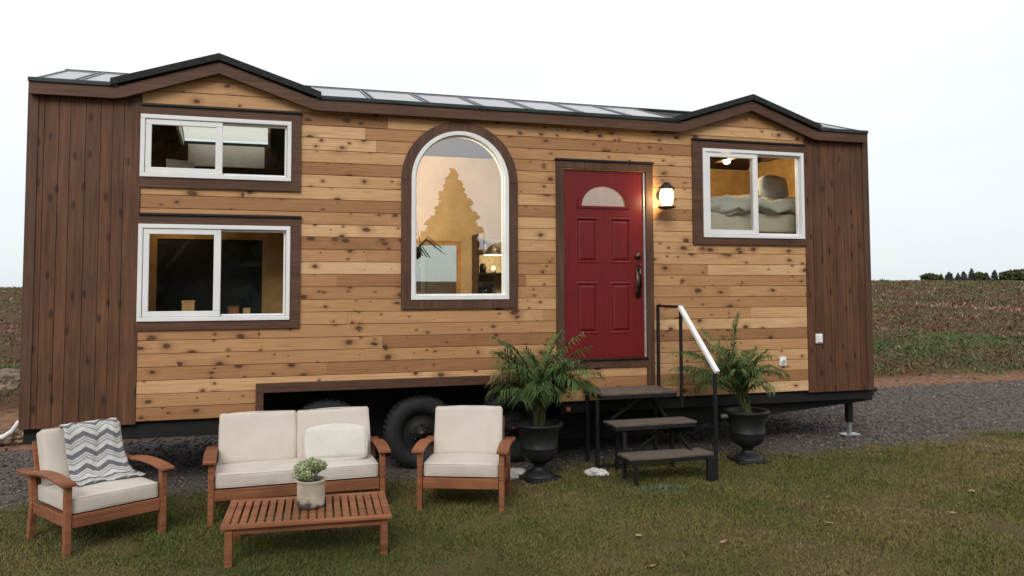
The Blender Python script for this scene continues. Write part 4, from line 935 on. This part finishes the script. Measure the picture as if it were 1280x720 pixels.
# ---------------------------------------------------------------- garden furniture
def piping(par, w_, d_, h_, ax, r=.0032, rad=.02):
    "the sewn cord round both faces of a boxed cushion"
    for sg in (-1, 1):
        a_, b_ = (w_/2, d_/2) if ax == 'z' else (w_/2, h_/2); P = []
        for (cx, cy, a0) in ((a_-rad, b_-rad, 0), (-a_+rad, b_-rad, 90), (-a_+rad, -b_+rad, 180), (a_-rad, -b_+rad, 270)):
            for q in range(5): an = R(a0+q*22.5); P.append((cx+rad*math.cos(an), cy+rad*math.sin(an)))
        P.append(P[0]); k = .993; e = sg*((h_ if ax == 'z' else d_)/2-.010)
        pts = [(x*k, y*k, e) if ax == 'z' else (x*k, e, y*k) for x, y in P]
        MB().tube(pts, r, 5, cap=False).build('piping', MT['linen'], par, smooth=True)
def chair(name, label, cat, w_, d_, x, y, rz, nb=1, seed=0, group=None, bs=0.):
    t = thing(name, label, cat, (x, y, 0), rz, group); hw, hd = w_/2, d_/2; W_ = MT['teak']
    for sx in (-1, 1):
        mb = MB(); mb.bar((sx*(hw-.025), -hd+.025, 0), (sx*(hw-.025), -hd+.025, .478), .042, .05, up=(0, 1, 0)); mb.build('leg', W_, t, .004)
        mb = MB(); mb.bar((sx*(hw-.025), hd-.03, 0), (sx*(hw-.025), hd-.075, .25), .042, .05, up=(0, 1, 0)); mb.bar((sx*(hw-.025), hd-.075, .2505), (sx*(hw-.025), hd-.03, .462), .042, .05, up=(0, 1, 0)); mb.build('leg', W_, t, .004)
        mb = MB(); n = 10; prof = []
        for k in range(n+1):
            u = k/n; yy = -hd-.035+u*(d_+.10+bs*.7); zz = .487+.03*math.sin(min(u*1.25, 1)*math.pi)-.012*u; prof.append((yy, zz))
        a, b_ = sorted((sx*(hw-.062), sx*(hw+.035)))
        for (ya, za), (yb, zb) in zip(prof[:-1], prof[1:]):
            pass
        V = []; 
        for (yy, zz) in prof:
            V += [(a, yy, zz-.011), (b_, yy, zz-.011), (b_, yy, zz+.011), (a, yy, zz+.011)]
        Fs = [(0, 3, 2, 1), (n*4, n*4+1, n*4+2, n*4+3)]
        for k in range(n):
            for q in range(4): Fs.append((k*4+q, k*4+(q+1) % 4, (k+1)*4+(q+1) % 4, (k+1)*4+q))
        mb.add(V, Fs); mb.build('armrest', W_, t, .004)
        mb = MB(); mb.box(min(sx*(hw-.036), sx*(hw-.016)), max(sx*(hw-.036), sx*(hw-.016)), -hd+.051, hd-.10, .195, .268); mb.build('side_rail', W_, t, .003)
    mb = MB(); mb.box(-hw+.051, hw-.051, -hd+.008, -hd+.03, .188, .272); mb.build('front_rail', W_, t, .003)
    mb = MB()
    for k in range(7): yy = -hd+.06+k*(d_-.2)/7; mb.box(-hw+.037, hw-.037, yy, yy+.055, .245, .262)
    mb.build('seat_slats', W_, t, .003)
    # reclined back frame
    b0 = Vector((0, hd-.13+bs*.6, .27)); b1 = Vector((0, hd+bs, .665)); mb = MB()
    for sx in (-1, 1): mb.bar(b0+Vector((sx*(hw-.08), 0, 0)), b1+Vector((sx*(hw-.08), 0, 0)), .045, .025, up=(0, 1, 0))
    mb.bar(b1+Vector((-hw+.06, 0, -.01)), b1+Vector((hw-.06, 0, -.01)), .022, .05); mb.bar(b0+Vector((-hw+.10, 0, .05)), b0+Vector((hw-.10, 0, .05)), .022, .05)
    ns = int(w_/.11)
    for k in range(ns): xx = -hw+.14+k*(w_-.28)/(ns-1); mb.bar(b0+Vector((xx, 0, .05)), b1+Vector((xx, 0, -.03)), .035, .012, up=(0, 1, 0))
    mb.build('back_frame', W_, t, .003)
    sc_ = put(cushion_mesh(w_-.105, d_-.12+bs*.6, .115, .010, .022, .0025, seed), 'seat_cushion', MT['linen'], t, (0, -.035+bs*.3, .332)); piping(sc_, w_-.105, d_-.12+bs*.6, .115, 'z')
    ang_ = math.atan2(b1.y-b0.y, b1.z-b0.z); bw_ = (w_-.13)/nb
    for k in range(nb):
        cx = -(w_-.13)/2+bw_*(k+.5); o = put(cushion_mesh(bw_-.006, .095, .41, .014, .022, .003, seed+k+1), 'back_cushion', MT['linen'], t, (cx, hd-.135+bs*.8, .57), (-ang_, R(random.uniform(-1, 1)), R(random.uniform(-1.5, 1.5))))
        piping(o, bw_-.006, .095, .41, 'y')
    return t
# placing: by the front feet
def place(fl, fr, d_):
    fl, fr = Vector(fl), Vector(fr); e = (fr-fl).normalized(); n_ = Vector((-e.y, e.x)); c = (fl+fr)/2+n_*(d_/2-.025); return c.x, c.y, math.atan2(e.y, e.x)
x, y, rz = place((.74, -1.79), (1.29, -1.43), .70)
chL = chair('garden_armchair', 'wooden armchair with cream cushions and a chevron throw over its back', 'armchair', .71, .70, x, y, rz, 1, 1, None, .075); chLp = (x, y, rz)
x, y, rz = place((3.22, -1.38), (3.85, -1.63), .62)
chair('garden_armchair', 'wooden armchair with bare cream cushions standing in front of the wheels', 'armchair', .72, .62, x, y, rz, 1, 5)
x, y, rz = place((1.62, -1.33), (2.93, -1.29), .62); sofp = (x, y, rz)
chair('garden_sofa', 'wooden two seat garden sofa with cream cushions behind the slatted table', 'sofa', 1.36, .62, x, y, rz, 2, 9)
# throw pillow on the sofa
th = thing('throw_pillow', 'ivory lumbar pillow leaning on the right half of the sofa', 'pillow', (sofp[0]+.31, sofp[1]-.045, .40), rz)
put(cushion_mesh(.50, .10, .26, .035, .03, .004, 8), 'pillow_cover', MT['pillow'], th, (0, 0, .125), (R(-20), R(1.5), 0))
# chevron throw
def throw():
    prof = [(.345, .42), (.335, .55), (.325, .70), (.312, .745), (.292, .785), (.255, .798), (.205, .786), (.176, .76), (.157, .70), (.138, .61), (.116, .52), (.095, .455), (.05, .418), (-.02, .412), (-.10, .408)]
    prof = [(a+.018, b) for a, b in prof]
    P = []; T = []
    for k in range(len(prof)-1):
        for q in range(4): P.append(Vector((0, *prof[k])).lerp(Vector((0, *prof[k+1])), q/4))
    P.append(Vector((0, *prof[-1]))); s = [0]
    for a, b in zip(P[:-1], P[1:]): s.append(s[-1]+(b-a).length)
    nu = 30; V = []; UV = []
    for i, (p, sv) in enumerate(zip(P, s)):
        f = i/(len(P)-1)
        for j in range(nu+1):
            u = j/nu; flare = .03*max(0, (f-.6)/.4)
            xx = (-.155-flare*.6)+u*(.40+flare*2.6)+.012*math.sin(sv*9+j*.2)
            off = .006*math.sin(u*14+sv*5)+.004*math.sin(u*31+sv*11)
            yy, zz = p.y-off*(.6 if zz_front(f) else -.4)-.004, p.z+abs(off)*.6
            if f > .93: yy += .02*math.sin(u*5)
            V.append((xx, yy, zz)); UV.append((u*.40, sv))
    Fs = []
    for i in range(len(P)-1):
        for j in range(nu): a = i*(nu+1)+j; Fs.append((a, a+1, a+nu+2, a+nu+1))
    me = bpy.data.meshes.new('throw_blanket'); me.from_pydata(V, [], Fs); uv = me.uv_layers.new(name='UVMap')
    for l in me.loops: uv.data[l.index].uv = UV[l.vertex_index]
    for p in me.polygons: p.use_smooth = True
    me.materials.append(MT['chevron']); o = bpy.data.objects.new('throw_blanket', me); C.objects.link(o)
    so_ = o.modifiers.new('solid', 'SOLIDIFY'); so_.thickness = .009; so_.offset = 0
    return o
def zz_front(f): return f > .4
o = throw(); o.location = (chLp[0], chLp[1], 0); o.rotation_euler = (0, 0, chLp[2]); tag(o, 'grey and white chevron throw blanket draped over the left armchair', 'blanket')
# coffee table
tb_l, tb_d = 1.06, .60
ctr = Vector((2.305, -2.13)); 
def table(cx, cy, rz):
    t = thing('coffee_table', 'low slatted wooden coffee table carrying the potted succulent', 'table', (cx, cy, 0), rz); W_ = MT['teak']; hl, hd = tb_l/2, tb_d/2; zt = .278
    mb = MB(); mb.box(-hl, hl, -hd, -hd+.05, zt-.022, zt, .7); mb.box(-hl, hl, hd-.05, hd, zt-.022, zt, .6); mb.box(-hl, -hl+.05, -hd+.0505, hd-.0505, zt-.022, zt, .6); mb.box(hl-.05, hl, -hd+.0505, hd-.0505, zt-.022, zt, .5)
    n = 18; p = (tb_l-.10)/n
    for k in range(n): mb.box(-hl+.05+k*p+.007, -hl+.05+(k+1)*p-.007, -hd+.0505, hd-.0505, zt-.02, zt-.002)
    mb.build('tabletop', W_, t, .003)
    mb = MB()
    for yy in (-hd+.03, hd-.05): mb.box(-hl+.06, hl-.06, yy, yy+.02, zt-.065, zt-.023)
    for xx in (-hl+.035, hl-.055): mb.box(xx, xx+.02, -hd+.06, hd-.06, zt-.065, zt-.023)
    mb.build('apron', W_, t, .002)
    for sx in (-1, 1):
        for sy in (-1, 1): mb = MB(); a, b_ = sx*(hl-.05), sy*(hd-.045); mb.box(a-.024, a+.024, b_-.024, b_+.024, 0, zt-.023); mb.build('leg', W_, t, .003)
    return t
tb_l, tb_d = 1.10, .68
table(2.315, -2.065, R(-3.2))
# potted succulent
def pot_mat():
    m, t, b = mat('aged_concrete', rough=.85)
    co = coords(t); n = noise_(t, co, 9, 5, .65); sp = nd(t, 'ShaderNodeSeparateXYZ'); t.links.new(co, sp.inputs[0])
    c = ramp(t, n, [(.3, (.34, .28, .21)), (.7, (.56, .5, .41))])
    st_ = ramp(t, math_(t, 'ADD', math_(t, 'MULTIPLY', sp.outputs[2], 5), n), [(.62, (1, 1, 1)), (.78, (0, 0, 0))])
    t.links.new(mixc(t, st_, c, (.07, .06, .05)), b.inputs['Base Color']); bump(t, b, n, .4, .005); return m
MT['conc'] = pot_mat()
pt = thing('plant_pot', 'ribbed cream concrete pot with a dark stained base on the slatted table', 'plant pot', (2.33, -2.04, .279))
prof = [(0, 0), (.088, 0), (.092, .006)]+[(.094+.003*(k % 2), .012+k*.0095) for k in range(17)]+[(.104, .178), (.104, .19), (.092, .19), (.09, .165), (0, .165)]
MB().lathe(prof, 36).build('pot_body', MT['conc'], pt, smooth=True)
MB().lathe([(0, .01), (.06, .008), (.0905, 0)], 20, (0, 0, .166)).build('soil', MT['soil'], pt)
MT['sedum'] = blade_mat('sedum_leaf', [(0, (.13, .19, .07)), (.4, (.27, .33, .15)), (.75, (.42, .46, .28)), (1, (.58, .6, .44))])
rg = np.random.default_rng(5); n = 2600
clus = rg.normal(0, 1, (30, 3)); clus /= np.linalg.norm(clus, axis=1)[:, None]; clus[:, 2] = np.abs(clus[:, 2])*.9-.05; clus *= np.array([.10, .10, .095]); clus[:, 2] += .065
ci = rg.integers(0, 30, n); dv = rg.normal(0, 1, (n, 3)); dv /= np.linalg.norm(dv, axis=1)[:, None]; P = clus[ci]+dv*.032*rg.uniform(.6, 1.1, n)[:, None]
d1 = rg.normal(0, 1, (n, 3)); d1 -= dv*(d1*dv).sum(1)[:, None]*.8; d1 /= np.linalg.norm(d1, axis=1)[:, None]; d2 = np.cross(d1, dv)
s1 = rg.uniform(.006, .011, n)[:, None]; V = np.stack([P-d1*s1, P+d2*s1*.6, P+d1*s1+dv*.006, P-d2*s1*.6], 1).reshape(-1, 3)
tn = np.clip(np.repeat(rg.random(30)[ci]*.55+rg.random(n)*.35+.1*(P[:, 2] > .1), 4), 0, 1)
su = thing('succulent', 'bushy pale green succulent growing in the concrete pot', 'plant', (2.33, -2.04, .44))
big_mesh('foliage', V, np.arange(n*4).reshape(-1, 4), MT['sedum'], tn, su)
mb = MB()
for k in range(14): mb.tube([(rg.normal()*.02, rg.normal()*.02, .0), tuple(clus[k])], [.005, .003], 5)
mb.build('stem', MT['sedum'], su)

# urns and palms
def urn(x, y, rz, label, k=1.0):
    t = thing('garden_urn', label, 'urn', (x, y, .006), rz, 'dark urns holding palms'); m = MT['urn']
    mb = MB(); mb.box(-.17*k, .17*k, -.17*k, .17*k, 0, .035); mb.build('plinth', m, t, .008)
    MB().lathe([(.15*k, .036), (.14*k, .055), (.10*k, .075), (.062*k, .10), (.052*k, .125), (.062*k, .145), (.075*k, .15), (.06*k, .158)], 32).build('foot', m, t, smooth=True)
    pr = [(.0, .155), (.07*k, .158), (.12*k, .18), (.16*k, .22), (.178*k, .27), (.178*k, .30), (.182*k, .305), (.178*k, .31), (.182*k, .40), (.19*k, .46), (.215*k, .49), (.23*k, .505), (.232*k, .52), (.222*k, .532), (.20*k, .53), (.18*k, .51), (.175*k, .47)]
    MB().lathe(pr, 40).build('bowl', m, t, smooth=True)
    MB().lathe([(0, .01), (.1*k, .006), (.178*k, 0)], 24, (0, 0, .485)).build('soil', MT['soil'], t)
    return t
MT['frond'] = blade_mat('palm_frond', [(0, (.04, .07, .02)), (.4, (.08, .13, .04)), (.7, (.15, .20, .08)), (.9, (.20, .22, .10)), (1, (.24, .16, .08))])
MT['stemm'] = speck('palm_stem', (.06, .08, .025), (.13, .14, .05), 12, .6)
def palm(x, y, z, label, nf, height, spread, seed, wind=0.):
    rg = random.Random(seed); t = thing('potted_palm', label, 'palm', (x, y, z), 0, 'palms growing in the urns')
    mb = MB(); bases = []
    for k in range(9):
        a = rg.uniform(0, 6.28); r = rg.uniform(.01, .05); b0 = Vector((r*math.cos(a), r*math.sin(a), 0)); b1 = Vector((r*1.6*math.cos(a)+wind*.3, r*1.6*math.sin(a), rg.uniform(.12, .32)*height)); mb.tube([b0, b1], [.011, .007], 6); bases.append((b1, a))
    mb.build('stem', MT['stemm'], t)
    for f in range(nf):
        b, _ = bases[f % 9]; a = f*2.399+rg.uniform(-.4, .4); outw = min(1, (((f*7) % nf)/nf)**.6*rg.uniform(.85, 1.1)+.06)
        dirv = Vector((math.cos(a), math.sin(a), 0)); nn_ = 15
        Lf = height*rg.uniform(.62, .86)*(1-(.12+.25*(1-spread/.68))*outw); th0 = R(5+42*outw); dr = R(26+62*outw)*rg.uniform(.7, 1.2)
        p_ = b.copy(); pts = [p_.copy()]
        for k in range(nn_):
            u = (k+.5)/nn_; an = th0+dr*u**1.6
            p_ = p_+(dirv*math.sin(an)+Vector((0, 0, math.cos(an))))*(Lf/nn_)+Vector((wind/nn_, 0, 0)); pts.append(p_.copy())
        mb = MB(); base_t = rg.betavariate(2, 2.8)*.8
        if rg.random() < .04: base_t = .95
        mb.tube(pts, [.006*(1-.75*k/nn_) for k in range(nn_+1)], 5, tone=min(1, base_t+.15))
        side = dirv.cross(Vector((0, 0, 1)))
        npair = 34
        for q in range(npair):
            u = .16+.84*q/npair; fi_ = u*nn_; k = min(int(fi_), nn_-1); p = pts[k].lerp(pts[k+1], fi_-k); tg = (pts[k+1]-pts[k]).normalized()
            ln = (.05+.20*math.sin(math.pi*min(1, (u-.05)*.95))**.7)*rg.uniform(.8, 1.15)*spread*1.25
            for sg in (-1, 1):
                d = (tg*.75+side*sg*.75+Vector((rg.uniform(-.15, .15), rg.uniform(-.15, .15), rg.uniform(-.2, .25)))).normalized()
                tip = p+d*ln+Vector((0, 0, -.30*ln-.25*ln*rg.random())); mid = p+d*ln*.5+Vector((0, 0, .02*ln)); wv = d.cross(Vector((0, 0, 1))).normalized()*.0052
                up3 = Vector((0, 0, .002)); tn = min(1, max(0, base_t+rg.uniform(-.12, .12)))
                mb.add([p-wv*.5, p+wv*.5, mid+wv, mid-wv, tip], [(0, 1, 2, 3), (3, 2, 4)], tn)
        fr_ = mb.build('frond', MT['frond'], t)
    return t
urn(4.49, -.66, R(12), 'dark footed urn left of the steps, in front of the last wheel')
palm(4.49, -.66, .50, 'fuller palm spreading in the urn left of the red door steps', 58, .93, .60, 3)
urn(6.80, -.58, R(-8), 'dark footed urn right of the steps, below the right window')
palm(6.80, -.58, .50, 'taller palm in the urn right of the white handrail', 46, .97, .50, 11, -.21)

# small things on the ground
def crumple(name, label, cat, x, y, sx, sy, sz, rz, m, seed):
    import bmesh
    bm = bmesh.new(); bmesh.ops.create_icosphere(bm, subdivisions=4, radius=1)
    for v in bm.verts:
        q = v.co*1.9+Vector((seed, 0, 0)); f = 1+.35*mnoise.noise(q)+.22*abs(mnoise.noise(q*2.7)); v.co = Vector((v.co.x*sx*f, v.co.y*sy*f, max(v.co.z*sz*f, -sz*.12)+sz*.12))
    me = bpy.data.meshes.new(name); bm.to_mesh(me); bm.free(); me.materials.append(m)
    o = bpy.data.objects.new(name, me); C.objects.link(o); o.location = (x, y, .01); o.rotation_euler[2] = rz; return tag(o, label, cat)
crumple('plastic_bag', 'crumpled white plastic bag on the ground left of the palm urn', 'bag', 4.28, -.52, .155, .09, .065, R(5), MT['rag'], 2)
crumple('plastic_bag', 'small white plastic wrap lying at the left leg of the entry steps', 'bag', 5.07, -.66, .10, .06, .05, R(-20), MT['rag'], 7)
m, t, b = mat('dead_leaf', rough=.8); t.links.new(ramp(t, noise_(t, coords(t), 12, 3), [(.3, (.22, .12, .05)), (.7, (.5, .36, .22))]), b.inputs['Base Color']); MT['dleaf'] = m
leaf_sp = [(3.95, -1.9), (4.6, -2.6), (5.9, -1.55), (6.6, -2.1), (7.4, -1.7), (5.1, -2.9), (7.9, -2.3), (6.9, -3.1), (4.4, -3.2), (8.3, -.9), (5.5, -1.45), (7.2, -2.8), (3.3, -3.3), (8.8, -1.6), (6.1, -2.75), (2.9, -3.0)]
for i, (x, y) in enumerate(leaf_sp):
    V = [(0, -.03, .004), (.017, -.012, .012), (.02, .01, .01), (0, .035, .018), (-.02, .01, .012), (-.016, -.012, .009), (0, 0, .002)]
    me = bpy.data.meshes.new('fallen_leaf'); me.from_pydata([(a*1.1, c*1.1, d*1.2+.02) for a, c, d in V], [], [(0, 1, 6), (1, 2, 6), (2, 3, 6), (3, 4, 6), (4, 5, 6), (5, 0, 6)]); me.materials.append(MT['dleaf'])
    o = bpy.data.objects.new('fallen_leaf', me); C.objects.link(o); o.location = (x, y, .006); o.rotation_euler = (random.uniform(-.3, .3), random.uniform(-.3, .3), random.uniform(0, 6)); tag(o, 'small dry tan leaf lying on the lawn', 'leaf', 'dry leaves scattered on the lawn')
# weed clump in front of the lowest step
V, Fc, T = blades(5.42+rng.normal(0, .09, 260), -1.36+rng.normal(0, .035, 260), np.full(260, .004), rng.uniform(.015, .045, 260), np.full(260, .010), rng.uniform(0, .6, 260), 1.8)
MT['clump'] = blade_mat('clump_leaf', [(0, (.10, .14, .07)), (1, (.20, .25, .15))])
o = big_mesh('weed_clump', V, Fc, MT['clump'], T); tag(o, 'grey green weed clump at the foot of the lowest step', 'weed', kind='stuff')
# left edge: bent white pipe, rocks and log
o = MB().tube([(-1.05, 2.6, .12), (-.86, 2.55, .13), (-.76, 2.52, .2), (-.70, 2.5, .29), (-.62, 2.48, .34), (-.56, 2.47, .28), (-.555, 2.46, .16), (-.54, 2.46, .08)], .028, 10).build('drain_hose', MT['whitem'], None, smooth=True); tag(o, 'bent white hose at the left end of the tiny house', 'hose')
o = MB().tube([(-3.6, 2.75, .13), (-2.3, 2.7, .12), (-1.06, 2.62, .12)], .03, 8).build('dark_pipe', MT['chassis'], None); tag(o, 'thin dark pipe lying on the dirt left of the tiny house', 'pipe')
for i, (x, y, sx, sy, sz, sd_) in enumerate(((-2.8, 6.6, .55, .4, .42, 1), (-3.9, 6.9, .5, .4, .5, 4), (-1.9, 6.4, .35, .3, .26, 9), (-3.3, 5.8, .28, .2, .16, 12))):
    lb = ['large tan boulder behind the left corner of the tiny house', 'tallest rock at the left photo edge behind the dirt strip', 'rounded rock half hidden by the dark end panel', 'small low rock in front of the boulders at far left'][i]
    o = crumple('rock', lb, 'rock', x, y, sx, sy, sz, i*.9, MT['rock'], sd_); o['group'] = 'rocks at the left end of the house'; o.location.z = float(hz(x, y))-.03
o = MB().tube([(-4.6, 5.6, .28), (-3.6, 5.9, .34), (-2.4, 5.9, .26), (-1.7, 5.7, .22)], [.09, .1, .085, .06], 9).build('log', MT['bark'], None, smooth=True); tag(o, 'dark fallen log lying on the dirt by the left rocks', 'log')
# low spoil ridge behind the house
x = rng.uniform(-6, 3.4, 2600); y = 3.2+.11*x+rng.normal(0, .22, 2600)
m, t, b = mat('dirt_clod', rough=.95, spec=.1); t.links.new(ramp(t, attr(t, 'tone').outputs['Fac'], [(0, (.07, .045, .03)), (.7, (.17, .12, .08)), (1, (.33, .27, .2))]), b.inputs['Base Color']); MT['clod'] = m
o = stones(x, y, .02+.07*np.exp(-((y-3.2-.11*x)/.2)**2), rng.uniform(.02, .06, len(x)), rng.random(len(x)), MT['clod'], 'dirt_ridge'); tag(o, 'low ridge of brown dirt clods and stones behind the house', 'dirt', kind='stuff')
sc.cycles.max_bounces = 8; sc.cycles.transparent_max_bounces = 12
